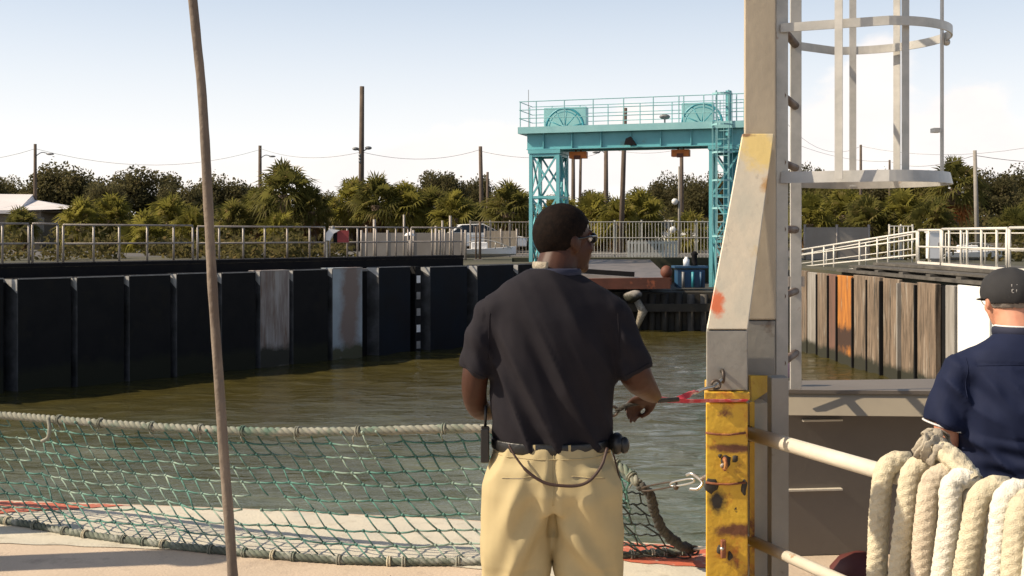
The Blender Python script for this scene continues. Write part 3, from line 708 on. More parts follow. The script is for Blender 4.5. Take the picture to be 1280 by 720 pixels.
# lamps
u = gu(788, -.2); z = zf(176, G(u, -.2, 0).y)
fl = build(MB().hexa([G(u - .22, -.30, z - .14), G(u + .24, -.30, z - .17), G(u + .24, -.12, z - .17), G(u - .22, -.12, z - .14)],
                     [G(u - .16, -.28, z + .08), G(u + .02, -.28, z + .16), G(u + .02, -.14, z + .16), G(u - .16, -.14, z + .08)]), 'floodlight', 'walk', gt)
build(MB().box(G(u, -.115, z - .02), (.06, .05, .3), GRZ), 'bracket', 'lampgrey', fl)
u = gu(831, .1); build(MB().ball(G(u, .1, ZP + .27), (.20, .13, .10), 10, 7).tube([G(u, .1, ZP), G(u, .1, ZP + .25)], .03, 6), 'floodlight', 'lampgrey', gt, True)

# pier, ramp, machinery, end wall
m = MB(); m.prism([(-.02 + .03, 37.63), (9.17, 37.63), (9.17, 43.97), (.03, 43.97)], -2.4, -.25)
tag(build(m, 'pier', 'soot'), 'dark wet concrete pier under the gantry legs', 'pier')
ew = thing('end_wall', 'black timber end wall below the ramp at the head of the slip', 'wall', (4, 36.2, WATER))
build(MB().prism([(.93, 36.5), (7.5, 36.5), (7.5, 37.6), (.93, 37.6)], -2.4, -.262), 'core', 'soot', ew)
for k in range(15):
    x = 1.1 + k * .44; build(MB().tube([(x, 36.36, -2.3), (x + random.uniform(-.03, .03), 36.36, -.30 + random.uniform(-.05, .05))], .13, 8), 'pile', 'dock' if k in (11, 12) else 'soot', ew, True)
build(MB().box((4.2, 36.16, -.75), (6.4, .12, .26)), 'wale', 'soot', ew)
rp = thing('transfer_ramp', 'rusty red hinged vehicle ramp hanging between the gantry legs', 'ramp', (3.6, 36.6, -.2))
def RP(px, py, Y): return P(px, py, Y)
fa, fb = RP(690, 349, 35.9), RP(838, 347, 35.9); fc, fd = RP(838, 361, 35.9), RP(690, 362, 35.9)
ba, bb = Vector((fa.x, 43.6, .66)), Vector((fb.x + .3, 43.6, .66))
m = MB().hexa([fd, fc, fc + Vector((0, .25, 0)), fd + Vector((0, .25, 0))], [fa, fb, fb + Vector((0, .25, 0)), fa + Vector((0, .25, 0))]); build(m, 'front_girder', 'ramp_rust', rp)
m = MB().hexa([fa + Vector((0, .253, -.12)), fb + Vector((0, .253, -.12)), bb - Vector((0, 0, .12)), ba - Vector((0, 0, .12))], [fa + Vector((0, .253, -.01)), fb + Vector((0, .253, -.01)), bb, ba]); build(m, 'ramp_deck', 'ramp_top', rp)
a = RP(700, 337, 36.8); b = RP(793, 343, 36.3)
build(MB().beam(a, b, .10, .16), 'kerb', 'walk', rp)
build(MB().hexa([a + Vector((0, -.5, -.38)), b + Vector((0, -.2, -.16)), b + Vector((0, 0, -.16)), a + Vector((0, .0, -.38))], [a + Vector((0, -.06, -.1)), b + Vector((0, -.06, -.1)), b + Vector((0, .02, -.1)), a + Vector((0, .02, -.1))]), 'kerb_plate', 'ramp_top', rp)
t = thing('hinge_housing', 'rusty red hinge housing at the corner of the ramp', 'machine', RP(834, 360, 36.0))
c = RP(833, 340, 36.1); build(MB().ball(c, (.20, .2, .22), 10, 7), 'drum', 'ramp_rust', t, True); build(MB().box(c + Vector((-.1, 0, -.3)), (.5, .35, .22)), 'foot', 'ramp_rust', t)
bm_ = thing('hydraulic_unit', 'blue hydraulic power unit beside the right gantry leg', 'machine', RP(862, 362, 38))
c = RP(862, 348, 38); build(MB().box(c, (.95, .7, .62)), 'tank', 'blue', bm_, bevel=.02)
build(MB().box(RP(862, 333.5, 38), (1.15, .8, .07)), 'lid', 'blue', bm_)
for k, dx in enumerate((-.28, .05, .33)): build(MB().tube([c + Vector((dx, -.38, -.3)), c + Vector((dx, -.38, .24))], .05, 8), 'cylinder', ('lampgrey', 'cyan_dark', 'blue')[k], bm_, True)
c = RP(858, 329, 38); tag(build(MB().tube([c + Vector((0, 0, -.09)), c + Vector((0, 0, .12)), c + Vector((0, 0, .17)), c + Vector((0, 0, .22))], [.11, .11, .06, .05], 10), 'jug', 'bright', None, True, origin=c - Vector((0, 0, .09))), 'small white jug standing on the blue power unit', 'jug')
c = RP(868, 332, 38)
m = MB().tube([c, c + Vector((0, 0, .05)), c + Vector((0, 0, .34)), c + Vector((0, 0, .42)), c + Vector((0, 0, .5))], [.13, .10, .10, .13, .05], 10)
tag(build(m, 'valve', 'walk', None, True, origin=c), 'black upright valve standing on the blue power unit', 'valve')
# battered block on the end wall
c = RP(790, 372, 35.8); m = MB().ball(c, (.33, .22, .22), 14, 10)
for v in m.v: v += (v - c) * noise.noise(v * 3.1) * .6
tag(build(m, 'chafed_buoy', 'plank_grey', None, True, origin=c - Vector((0, 0, .2))), 'pale battered buoy hanging under the ramp on the black end wall', 'buoy')
m = MB().tube([c + Vector((.15, 0, -.1)), c + Vector((.35, -.02, -.45)), c + Vector((.1, .02, -1.15))], [.12, .16, .05], 7)
tag(build(m, 'mooring_line', 'rag', None, True, origin=c + Vector((.1, 0, -1.1))), 'brownish rope hanging below the battered buoy on the end wall', 'rope')
# yellow bollard
c = P(644, 345, 36.4); m = MB().tube([(c.x, c.y, LAND), (c.x, c.y, LAND + .0), (c.x, c.y, zf(336, c.y)), (c.x, c.y, zf(335, c.y))], [.1, .1, .1, .07], 10)
c = P(644, 348, 38.5)
m = MB().tube([(c.x, c.y, .05), (c.x, c.y, zf(337, c.y)), (c.x, c.y, zf(335.5, c.y))], [.13, .13, .09], 10)
tag(build(m, 'bollard', 'yellowp', None, True, origin=(c.x, c.y, .05)), 'yellow bollard beside the left gantry leg', 'bollard')

# ------------------------------------------------------------------ fences and barriers behind the slip
def picket(name, label, x0, x1, Y0, Y1, h, step, mat, rmat=None, r=.014, posts=6, zb=LAND):
    A, B = Vector((*xp(x0, Y0), zb)), Vector((*xp(x1, Y1), zb)); th = thing(name, label, 'fence', A)
    n_ = max(2, int((B - A).length / step)); m = MB()
    for k in range(n_ + 1): p = A.lerp(B, k / n_); m.tube([p, p + Vector((0, 0, h))], r, 4)
    build(m, 'pickets', mat, th)
    for z in (.12, h * .55, h): build(MB().tube([A + Vector((0, 0, z)), B + Vector((0, 0, z))], .02, 5), 'rail', rmat or mat, th)
    for k in range(posts): p = A.lerp(B, k / (posts - 1)); build(MB().tube([p + Vector((0, 0.04, 0)), p + Vector((0, .04, h + .08))], .035, 6), 'post', rmat or mat, th)
    return th
picket('fence', 'fine wire fence with grey posts seen between the man and the ramp', 735, 905, 45.5, 44.5, 1.45, .13, 'galv', r=.010)
picket('fence', 'wire fence running left of the gantry behind the palm trunk', 588, 662, 46, 46, 1.45, .14, 'galv_dull', r=.008, posts=4)
A_, B_ = xp(786, 43.98), xp(846, 43.98); wb = thing('white_barrier', 'low white slatted barrier at the foot of the wire fence by the ramp', 'barrier', (A_[0], 43.98, .66))
for k in range(15): x = A_[0] + (B_[0] - A_[0]) * k / 14; build(MB().box((x, 44.1, LAND + .36), (.09, .03, .66)), 'slat', 'white', wb)
build(MB().box(((A_[0] + B_[0]) / 2, 44.13, LAND + .6), (B_[0] - A_[0], .03, .07)), 'top_bar', 'white', wb)
def screen(label, x0, x1, Y, h, mat='screen', n_=4, zb=LAND):
    A, B = Vector((*xp(x0, Y), zb)), Vector((*xp(x1, Y), zb)); th = thing('screen_fence', label, 'fence', A)
    for k in range(n_):
        a, b = A.lerp(B, (k + .03) / n_), A.lerp(B, (k + .97) / n_)
        build(MB().box((a + b) / 2 + Vector((0, 0, h * .5 + .05)), ((b - a).length, .05, h)), 'panel', mat, th)
    for k in range(n_ + 1): p = A.lerp(B, k / n_); build(MB().tube([p, p + Vector((0, 0, h + .15))], .045, 6), 'post', 'galv_dull', th, True)
screen('grey screen fence with metal posts behind the middle of the walkway', 452, 582, 40, .95)
screen('plain grey screen wall behind the white gangway on the right', 1006, 1086, 40, 1.15, 'screen', 2)
screen('low tan panel fence under the trees right of the long dock', 1222, 1330, 44, .55, 'tan', 3)
screen('tan panel fence left of the gantry beside a palm trunk', 606, 646, 52, 1.05, 'tan', 2)
for i, (px, Y) in enumerate(((458, 34), (468, 34), (505, 36), (545, 37), (553, 37), (563, 38), (595, 40), (600, 40))):
    c = xp(px, Y); th = thing('pipe_post', ['thin', 'second thin', 'stout', 'short', 'twin', 'single', 'brown', 'thin brown'][i] + ' upright pipe post behind the walkway, ' +
                              ['first', 'second', 'third', 'fourth', 'fifth', 'sixth', 'seventh', 'last'][i] + ' from the white light box', 'post', (c[0], c[1], LAND))
    build(MB().tube([(c[0], c[1], LAND), (c[0], c[1], 1.95 + (i % 3) * .18)], .035 + .012 * (i % 2), 6), 'pipe', 'galv_dull' if i < 6 else 'pole_wood', th, True)
    build(MB().box((c[0], c[1], LAND + .02), (.16, .16, .04)), 'foot_plate', 'galv_dull', th)
# low lamps with white shades behind the walkway
for px, py, Y, lb in ((512, 295, 33, 'white mushroom lamp on a thin post behind the walkway'), (635, 284, 44, None)):
    if not lb: continue
    c = P(px, py, Y); th = thing('path_lamp', lb, 'lamp', (c.x, c.y, LAND))
    build(MB().tube([(c.x, c.y, LAND), (c.x, c.y, c.z)], .03, 6), 'post', 'galv_dull', th, True)
    build(MB().tube([c, c + Vector((0, 0, .05)), c + Vector((0, 0, .12))], [.16, .14, .04], 10), 'shade', 'bright', th, True)

# ------------------------------------------------------------------ vehicles, boat
def car(label, cat, px, Y, rz, paint, L=4.5, Wd=1.8, kind='sedan'):
    c = xp(px, Y); th = thing('parked_car', label, cat, (c[0], c[1], LAND + .004), rz, 'cars parked behind the slip')
    q = base_of(th)
    if kind == 'sedan':
        body = [(-L / 2, .35), (-L / 2, .85), (-L * .38, .98), (L * .22, .98), (L * .47, .80), (L / 2, .62), (L / 2, .32)]
        cab = [(-L * .36, .98), (-L * .24, 1.42), (L * .02, 1.46), (L * .22, .98)]
    else:
        body = [(-L / 2, .42), (-L / 2, 1.05), (L * .22, 1.08), (L * .44, 1.0), (L / 2, .8), (L / 2, .40)]
        cab = [(-L * .49, 1.05), (-L * .45, 1.72), (L * .05, 1.76), (L * .22, 1.08)]
    def ext(poly, w0, w1, zs, z1):
        m = MB(); n_ = len(poly)
        wz = lambda z: w0 + (w1 - w0) * max(0, min(1, (z - zs) / (z1 - zs)))
        for s in (-1, 1):
            for x, z in poly: m.v.append(q @ Vector((x, s * wz(z) / 2, z)))
        m.f = [tuple(range(n_)), tuple(reversed(range(n_, 2 * n_)))] + [(i, (i + 1) % n_, n_ + (i + 1) % n_, n_ + i) for i in range(n_)]
        return m
    b = build(ext(body, Wd, Wd * .97, .4, 1.0), 'body', paint, th, bevel=.06)
    zt = cab[1][1]; zs = cab[0][1]
    cb = build(ext(cab, Wd * .95, Wd * .74, zs, zt + .04), 'cabin', paint, th, bevel=.05)
    ins = [(x * .9 + .0, zs + .05 + (z - zs) * .82) for x, z in cab]
    build(ext(ins, Wd * .955, Wd * .80, zs, zt + .04), 'side_windows', 'glass', th)
    for (x0, z0), (x1, z1), nm in ((cab[2], cab[3], 'windscreen'), (cab[0], cab[1], 'rear_window')):
        m = MB(); off = .03 if nm == 'windscreen' else -.03
        for t_ in (.12, .88):
            x, z = x0 + (x1 - x0) * t_ + off, z0 + (z1 - z0) * t_ + .012; ww = Wd * .36 if z > (zs + zt) / 2 else Wd * .43
            m.v += [q @ Vector((x, -ww, z)), q @ Vector((x, ww, z)), q @ Vector((x - off, ww, z - .02)), q @ Vector((x - off, -ww, z - .02))]
        m.f = [(0, 1, 5, 4), (3, 2, 6, 7), (0, 1, 2, 3), (4, 5, 6, 7), (0, 3, 7, 4), (1, 2, 6, 5)]
        build(m, nm, 'glass', th)
    for sx in (-.30, .31):
        for s in (-1, 1):
            cc = Vector((L * sx, s * Wd * .44, .33)); m = MB().tube([q @ (cc + Vector((0, s * -.1, 0))), q @ (cc + Vector((0, s * .12, 0)))], .33, 16)
            wo = build(m, 'wheel', 'tyre', th, True); m = MB().tube([q @ (cc + Vector((0, s * .1, 0))), q @ (cc + Vector((0, s * .13, 0)))], .2, 12); build(m, 'rim', 'lampgrey', wo, True)
    for s in (-1, 1):
        build(MB().box(q @ Vector((L / 2 - .06, s * Wd * .36, .68)), (.18, .3, .14), rz), 'headlight', 'lens', th)
        build(MB().box(q @ Vector((-L / 2 + .0, s * Wd * .38, .78)), (.06, .24, .16), rz), 'tail_light', 'signred', th)
    return th
car('white sedan parked beyond the fence just left of the gantry', 'car', 600, 55, R(8), 'carwhite')
car('white van-like car behind the wire fence left of the right gantry leg', 'car', 838, 66, R(150), 'carwhite', 4.7, 1.85, 'suv')
c = P(1167, 312, 38); ub = thing('utility_cabinet', 'small white cabinet behind the white railing at the right', 'cabinet', (c.x, 38, LAND))
build(MB().box((c.x, 38, LAND + .55), (.42, .35, .9)), 'case', 'bright', ub, bevel=.02); build(MB().box((c.x, 38, LAND + 1.03), (.48, .4, .05)), 'lid', 'bright', ub); build(MB().box((c.x, 38, LAND + .05), (.3, .3, .1)), 'plinth', 'concrete', ub)
build(MB().box((c.x + .1, 37.81, LAND + .6), (.03, .03, .12)), 'handle', 'lampgrey', ub)
picket('fence', 'white picket fence seen through the upper end of the gangway', 1112, 1141, 42, 42, 1.25, .16, 'white', r=.03, posts=3)
# small white boat on land by the end of the walkway
c = xp(606, 41); bt = thing('boat', 'small white open boat with pipe rails lying behind the far end of the walkway', 'boat', (c[0], c[1], LAND))
m = MB(); st = []
for i in range(9):
    x = -1.15 + i * .29; w_ = .42 * (1 - max(0, (i - 4) / 4.6) ** 2); sh = .38 + .12 * (i / 8) ** 2
    for y, z in ((-w_, sh), (-w_ * .85, .22), (0, .06 + .12 * (i / 8) ** 3), (w_ * .85, .22), (w_, sh)): m.v.append(Vector((c[0] + x, c[1] + y, LAND + z)))
for i in range(8):
    for k in range(4): a = i * 5 + k; m.f.append((a, a + 1, a + 6, a + 5))
    m.f.append((i * 5, i * 5 + 4, i * 5 + 9, i * 5 + 5))
m.f.append((0, 1, 2, 3, 4)); build(m, 'hull', 'bright', bt)
m = MB(); m.tube([Vector((c[0] - 1.1 + .3 * k, c[1] - .38, LAND + .42 + .32 * math.sin(k / 7 * 3.14))) for k in range(8)], .02, 5)
for k in (1, 3, 5, 6): m.tube([(c[0] - 1.1 + .3 * k, c[1] - .38, LAND + .4), (c[0] - 1.1 + .3 * k, c[1] - .38, LAND + .42 + .32 * math.sin(k / 7 * 3.14))], .016, 5)
build(m, 'rail', 'galv', bt, True); build(MB().box((c[0] - .2, c[1], LAND + .52), (.6, .5, .26)), 'console', 'bright', bt, bevel=.03)

b2 = copy_tree(bt); b2.location = (*xp(1216, 40), LAND - .1); tag(b2, 'small white open boat on the ground behind the dock railing at the right', 'boat', 'small white boats ashore'); bt['group'] = 'small white boats ashore'
# ------------------------------------------------------------------ building with a pale roof
def XY(px, Y): return Vector(((px - 640) / F * Y, Y, 0))
Yb = 66; xl, xr = XY(-90, Yb).x, XY(72, Yb).x
bd = thing('building', 'low tan building with a broad pale metal roof behind the trees at far left', 'building', ((xl + xr) / 2, Yb + 4, LAND))
ze = zf(263, Yb); zr = zf(243, Yb + 4)
build(MB().prism([(xl + .6, Yb + .5), (xr - 1.2, Yb + .5), (xr - 1.2, Yb + 9), (xl + .6, Yb + 9)], LAND, ze), 'wall', 'stucco', bd)
m = MB(); xm = XY(5, Yb).x
v = [(xl, Yb, ze), (XY(22, Yb).x, Yb, ze - .0), (xr + .6, Yb + 1.0, ze + .12), (xr, Yb + 9.5, ze), (xl, Yb + 9.5, ze), (xl, Yb + 4, zr + .05), (xm, Yb + 4, zr), (XY(44, Yb + 4).x, Yb + 4, zr - .35)]
m.add(v, [(0, 1, 6, 5), (1, 2, 7, 6), (2, 3, 7), (3, 4, 5, 6, 7), (0, 5, 4)])
m.add([Vector(p) - Vector((0, 0, .12)) for p in v[:5]], [(4, 3, 2, 1, 0)])
build(m, 'roof', 'roof', bd); build(MB().beam((xl, Yb - .02, ze - .09), (XY(22, Yb).x, Yb - .02, ze - .09), .06, .2), 'fascia', 'roof', bd)
for k in range(5): x = xl + 1.6 + k * 1.6; f0 = build(MB().box((x, Yb + .48, LAND + 1.5), (.8, .06, .9)), 'window', 'glass', bd)

# ------------------------------------------------------------------ utility poles, lamps, wires
poles = {}
def upole(key, label, px, ytop, Y, r=.14, mat='pole_wood', px2=None, lamp=None, gear=None, cat='utility pole'):
    p0 = XY(px2 or px, Y); p0.z = LAND; p1 = P(px, ytop, Y); th = thing('utility_pole', label, cat, p0)
    build(MB().tube([p0, p0.lerp(p1, .5), p1], [r, r * .9, r * .75], 8), 'shaft', mat, th, True)
    poles[key] = (p0, p1)
    if lamp:
        for (lx, ly) in lamp:
            q = P(lx, ly, Y); z = q.z; h = p0.lerp(p1, (z - p0.z) / (p1.z - p0.z) * .97); s = 1 if q.x > h.x else -1
            ar = build(MB().tube(catmull([h, h.lerp(q, .5) + Vector((0, 0, .16)), q], 4), .03, 5), 'lamp_arm', 'lampgrey', th, True)
            build(MB().ball(q + Vector((s * .14, 0, -.03)), (.26, .13, .075), 10, 6), 'lamp_head', 'lampgrey', ar, True)
    if gear == 'spots':
        for s in (-1, 1):
            b = P(px + s * 8, 186 if s < 0 else 185, Y); h = P(px, 190, Y)
            ar = build(MB().tube([h, b], .035, 5), 'bracket', 'lampgrey', th); build(MB().ball(b, (.2, .14, .10), 9, 6), 'spotlight', 'lampgrey', ar, True)
        for k in range(3): build(MB().ball(P(px - 2.5, 194 + k * 4, Y - .1), .09, 8, 6), 'insulator', 'lampgrey', th, True)
    return th
upole('a', 'dark utility pole with a street lamp above the pale roof at far left', 44, 180, 70, .13, lamp=[(60, 192)])
upole('b', 'short utility pole with a street lamp left of the tall palm', 325, 182, 82, .16, lamp=[(338, 195)])
upole('c', 'tallest and thickest utility pole with spotlights, in the middle left', 452.5, 108, 62, .17, px2=451, gear='spots')
upole('d', 'utility pole right of the middle palms, taller of a close pair', 600.5, 183, 70, .15, px2=603)
upole('e', 'thin utility pole, shorter of a close pair left of the gantry', 609.5, 215, 74, .11)
upole('f', 'brown pole seen under the left orange lift block', 716.5, 188, 72, .15)
upole('g', 'thin brown pole just right of another under the left orange lift block', 726, 190, 72, .11, px2=724)
upole('h', 'straight brown pole with a small lamp in the middle of the gantry opening', 757.5, 181, 72, .17, lamp=[(748, 190)])
upole('i', 'tall slender pole rising past the middle of the gantry platform', 781.5, 135, 56, .14, px2=776)
upole('j', 'dark pole under the right orange lift block', 852, 182, 66, .14)
tl = upole('k', 'thin grey lamp post with two round lamps right of the ramp', 849, 208, 50, .06, 'pole_conc', cat='lamp post')
for px, py in ((843.5, 252), (841, 287)):
    c = P(px, py, 50); build(MB().tube([c + Vector((.2, 0, 0)), c], .03, 5), 'arm', 'lampgrey', tl); build(MB().ball(c, .15, 10, 7), 'lamp_globe', 'lens', tl, True)
upole('l', 'small dark pole top seen through the ladder cage', 1076, 181, 80, .12)
upole('m', 'short pole top right of the cage bars above the trees', 1112, 200, 80, .10)
upole('n', 'grey pole with a thin spike standing in front of the trees at the right', 1218.5, 188, 44, .10, 'pole_conc', px2=1222)
a, b = poles['n']; 
def wire(label, pts, sag):
    out_ = []
    for p, q in zip(pts, pts[1:]):
        for k in range(12): t_ = k / 12; out_.append(p.lerp(q, t_) - Vector((0, 0, sag * 4 * t_ * (1 - t_))))
    out_.append(pts[-1]); m = MB().tube(out_, .011, 4)
    tag(build(m, 'power_line', 'wire', origin=pts[0]), label, 'power line')
T = lambda k, d=.15: poles[k][1] - Vector((0, 0, d))
wire('sagging power line from the far left pole to the pole beside the tall palm', [P(-200, 170, 62), T('a', .3), T('b', .3)], 1.1)
wire('power line from the middle left pole pair to the thick pole with spotlights', [T('b', .2), P(452, 190, 62), T('d', .2)], .5)
wire('power line running from the close pole pair towards the gantry opening', [T('d', .3), T('f', .3), T('h', .2), T('j', .2)], .3)
wire('upper power line crossing the sky right of the ladder cage', [P(980, 150, 80), T('l', .1), P(1420, 150, 62)], 1.2)
wire('lower power line dipping behind the ladder cage', [P(990, 178, 78), T('m', .1), T('n', .2), P(1450, 190, 50)], .4)

# ------------------------------------------------------------------ trees
def leaf_quad(m, c, s, rnd):
    a = Vector((rnd.gauss(0, 1), rnd.gauss(0, 1), rnd.gauss(0, 1))).normalized(); b = a.orthogonal().normalized()
    b = (Matrix.Rotation(rnd.uniform(0, 6.28), 3, a) @ b); c2 = a.cross(b)
    m.add([c + b * s, c + c2 * s * .55, c - b * s, c - c2 * s * .55], [(0, 1, 2, 3)])
def oak_mesh(seed, nb=30, nl=560, ls=.12):
    rnd = random.Random(seed); m = MB(); bl = []
    for i in range(nb):
        a = rnd.uniform(0, 6.28); rr = math.sqrt(rnd.random()) * 2.6; z = 3.0 + rnd.random() * 2.6 * (1 - (rr / 3.6) ** 2)
        bl.append((Vector((rr * math.cos(a), rr * math.sin(a) * .8, z)), rnd.uniform(.55, 1.25)))
    for i in range(12): a = i / 12 * 6.28; bl.append((Vector((2.5 * math.cos(a), 2.0 * math.sin(a), rnd.uniform(.9, 2.7))), rnd.uniform(.7, 1.1)))
    for c, r in bl:
        for k in range(int(nl * r * r)):
            d = Vector((rnd.gauss(0, 1), rnd.gauss(0, 1), rnd.gauss(0, .8))).normalized()
            q = c + d * r * (rnd.random() ** .35) * (1 + .40 * noise.noise((c + d * 2) * 1.3))
            leaf_quad(m, q, ls * rnd.uniform(.6, 1.3), rnd)
    t = MB(); t.tube(catmull([(0, 0, -.1), (.05, 0, 1.2), (-.1, .05, 2.6)], 4), [.3 - .02 * i for i in range(9)], 8)
    for c, r in bl[:12]: t.tube([(-.05, 0, 1.6 + rnd.random()), Vector((c.x * .5, c.y * .5, c.z * .75)), c], [.13, .08, .03], 5)
    return m, t
def frond(m, o, az_, el_, ln, fan, rnd, droop=.5, blades=15):
    d = Vector((math.cos(az_) * math.cos(el_), math.sin(az_) * math.cos(el_), math.sin(el_)))
    side = Vector((-math.sin(az_), math.cos(az_), 0)); tip = o + d * ln; up = side.cross(d) * -1; rl_ = Matrix.Rotation(rnd.uniform(-1.0, 1.0), 3, d); side = rl_ @ side; up = rl_ @ up
    m.tube([o, o.lerp(tip, .5) + Vector((0, 0, .03)), tip], [.03, .02, .014], 3)
    for k in range(blades):
        a = (k / (blades - 1) - .5) * R(230); w_ = .045
        bd_ = (d * math.cos(a) + side * math.sin(a)).normalized(); L = fan * (.72 + .28 * math.cos(a)) * rnd.uniform(.85, 1.1)
        p = bd_.cross(up).normalized() * w_
        mid = tip + bd_ * L * .55 - Vector((0, 0, droop * L * .12)) + up * abs(math.sin(a)) * .1 * L; end = tip + bd_ * L * .95 - Vector((0, 0, droop * L * rnd.uniform(.35, .7)))
        m.add([tip - p * .3, tip + p * .3, mid + p, mid - p, end], [(0, 1, 2, 3), (3, 2, 4)])
def palm_mesh(seed, H=3.6, nf=46, dead=14):
    rnd = random.Random(seed); m = MB(); top = Vector((rnd.uniform(-.2, .2), rnd.uniform(-.2, .2), H))
    for k in range(nf):
        el_ = R(86 - 122 * (k / nf) ** 1.0 + rnd.uniform(-9, 9)); frond(m, top + Vector((0, 0, .12 * (1 - k / nf))), k * 2.399 + rnd.uniform(-.2, .2), el_, rnd.uniform(.55, .95), rnd.uniform(.7, .98), rnd, .45 + .5 * k / nf)
    dd = MB()
    for k in range(dead): frond(dd, top - Vector((0, 0, .15)), rnd.uniform(0, 6.28), R(rnd.uniform(-82, -55)), rnd.uniform(.5, .9), .65, rnd, .9, 9)
    t = MB(); n_ = 9; t.tube([Vector((top.x * (i / n_) ** 2, top.y * (i / n_) ** 2, -.1 + (H + .1) * i / n_)) for i in range(n_ + 1)], [.2 + .015 * math.sin(i * 2.1) + (.07 if i > 6 else 0) for i in range(n_ + 1)], 9)
    for i in range(26):     # old leaf bases
        a = i * 2.4; z = H - .15 - i * .05; c = Vector((top.x * .8 + .22 * math.cos(a), top.y * .8 + .22 * math.sin(a), z)); t.beam(c, c + Vector((.12 * math.cos(a), .12 * math.sin(a), .16)), .06, .03)
    return m, t, dd
protos = {}
def tree(kind, seed, label, px, ytop, Y, sc=1.0, wide=1.0, fm='oak', group='trees behind the slip', dm='dead'):
    key = (kind, seed)
    if key not in protos:
        res = oak_mesh(seed) if kind == 'oak' else palm_mesh(seed)
        mes = []
        for i, mb in enumerate(res):
            me = bpy.data.meshes.new(['foliage', 'trunk', 'dead_fronds'][i]); me.from_pydata([tuple(v) for v in mb.v], [], mb.f); me.update()
            me.materials.append(None); mes.append((me, max(v.z for v in mb.v)))
        protos[key] = mes
    mes = protos[key]; c = XY(px, Y); zt = zf(ytop, Y); s = (zt - LAND) / mes[0][1]
    th = thing('oak_tree' if kind == 'oak' else 'palm_tree', label, 'tree' if kind == 'oak' else 'palm', (c.x, c.y, LAND), random.uniform(0, 6.28), group)
    if kind == 'oak': th.scale = (s * wide, s * wide, s)
    ms = [fm, 'bark'] if kind == 'oak' else [fm, 'palmbark', dm]
    for (me, _), mt, nm in zip(mes, ms, ['foliage', 'trunk', 'dead_fronds']):
        o = bpy.data.objects.new(nm, me); COL.objects.link(o); o.parent = th
        if kind == 'palm':
            k2 = sc * .98; zc = max(.5, zt - LAND - 1.28 * k2)
            if nm == 'trunk': o.scale = (k2, k2, zc / 3.6)
            else: o.scale = (k2, k2, k2); o.location.z = zc - 3.6 * k2
        o.material_slots[0].link = 'OBJECT'; o.material_slots[0].material = M[mt]
    return th
S = [('far left', -30), ]
oaks = [(-25, 205, 92, 1, 'oak', 'grey-green oak crown cut by the left edge of the photo above the pale roof'),
        (18, 218, 100, .9, 'oak', 'low distant oak showing just over the pale roof'),
        (88, 196, 95, 1.05, 'oak', 'broad dark oak, tallest crown right of the far left utility pole'),
        (128, 226, 84, .8, 'oak', 'small round oak between the two broad oaks at left'),
        (182, 206, 98, 1.15, 'oak', 'broad oak with a flat top left of the leaning pole'),
        (232, 224, 90, .8, 'oak', 'dark oak crossed by the leaning pole'),
        (282, 212, 96, 1.0, 'oak', 'dark brownish oak just right of the leaning pole'),
        (325, 228, 104, .9, 'oak', 'distant oak behind the short utility pole with a lamp'),
        (398, 236, 92, .9, 'oak', 'dark oak between the tall palm and the thick pole'),
        (440, 240, 84, .9, 'oak2', 'olive bush-like tree at the foot of the thick pole'),
        (505, 222, 98, .9, 'oak2', 'light olive tree right of the thick pole'),
        (547, 211, 104, .85, 'oak', 'dark rounded oak top standing above the middle palms'),
        (594, 216, 108, .7, 'oak', 'small distant oak behind the close pair of poles'),
        (640, 234, 96, .9, 'oak', 'dark oak behind the left gantry leg'),
        (700, 238, 98, .8, 'oak2', 'olive tree behind the left orange lift block'),
        (745, 236, 104, .8, 'oak', 'low oak behind the straight brown pole'),
        (800, 232, 100, .7, 'oak2', 'olive tree in the gantry opening left of the tall dark oak'),
        (840, 212, 90, .8, 'oak', 'tall dark oak seen under the right orange lift block'),
        (885, 208, 88, .8, 'oak', 'dark oak directly behind the right gantry leg'),
        (945, 214, 92, .9, 'oak', 'oak hidden mostly behind the beige mast'),
        (1008, 200, 96, .75, 'oak', 'oak top just right of the ladder rails'),
        (1045, 214, 90, .9, 'oak2', 'olive tree seen through the left half of the ladder cage'),
        (1095, 207, 92, .9, 'oak', 'dark oak below the ladder cage ring'),
        (1150, 216, 84, .9, 'oak2', 'olive tree between the cage ring and the orange-skirted palm'),
        (1236, 207, 80, .95, 'oak', 'dark oak just right of the grey spiked pole'),
        (1282, 203, 86, 1.0, 'oak', 'grey-green oak at the right edge of the photo'),
        (1345, 200, 88, 1.0, 'oak', 'oak beyond the right edge of the photo')]
for i, (px, yt, Y, wd, fm, lb) in enumerate(oaks): tree('oak', 11 + i % 4, lb, px, yt, Y, 1, wd, fm)
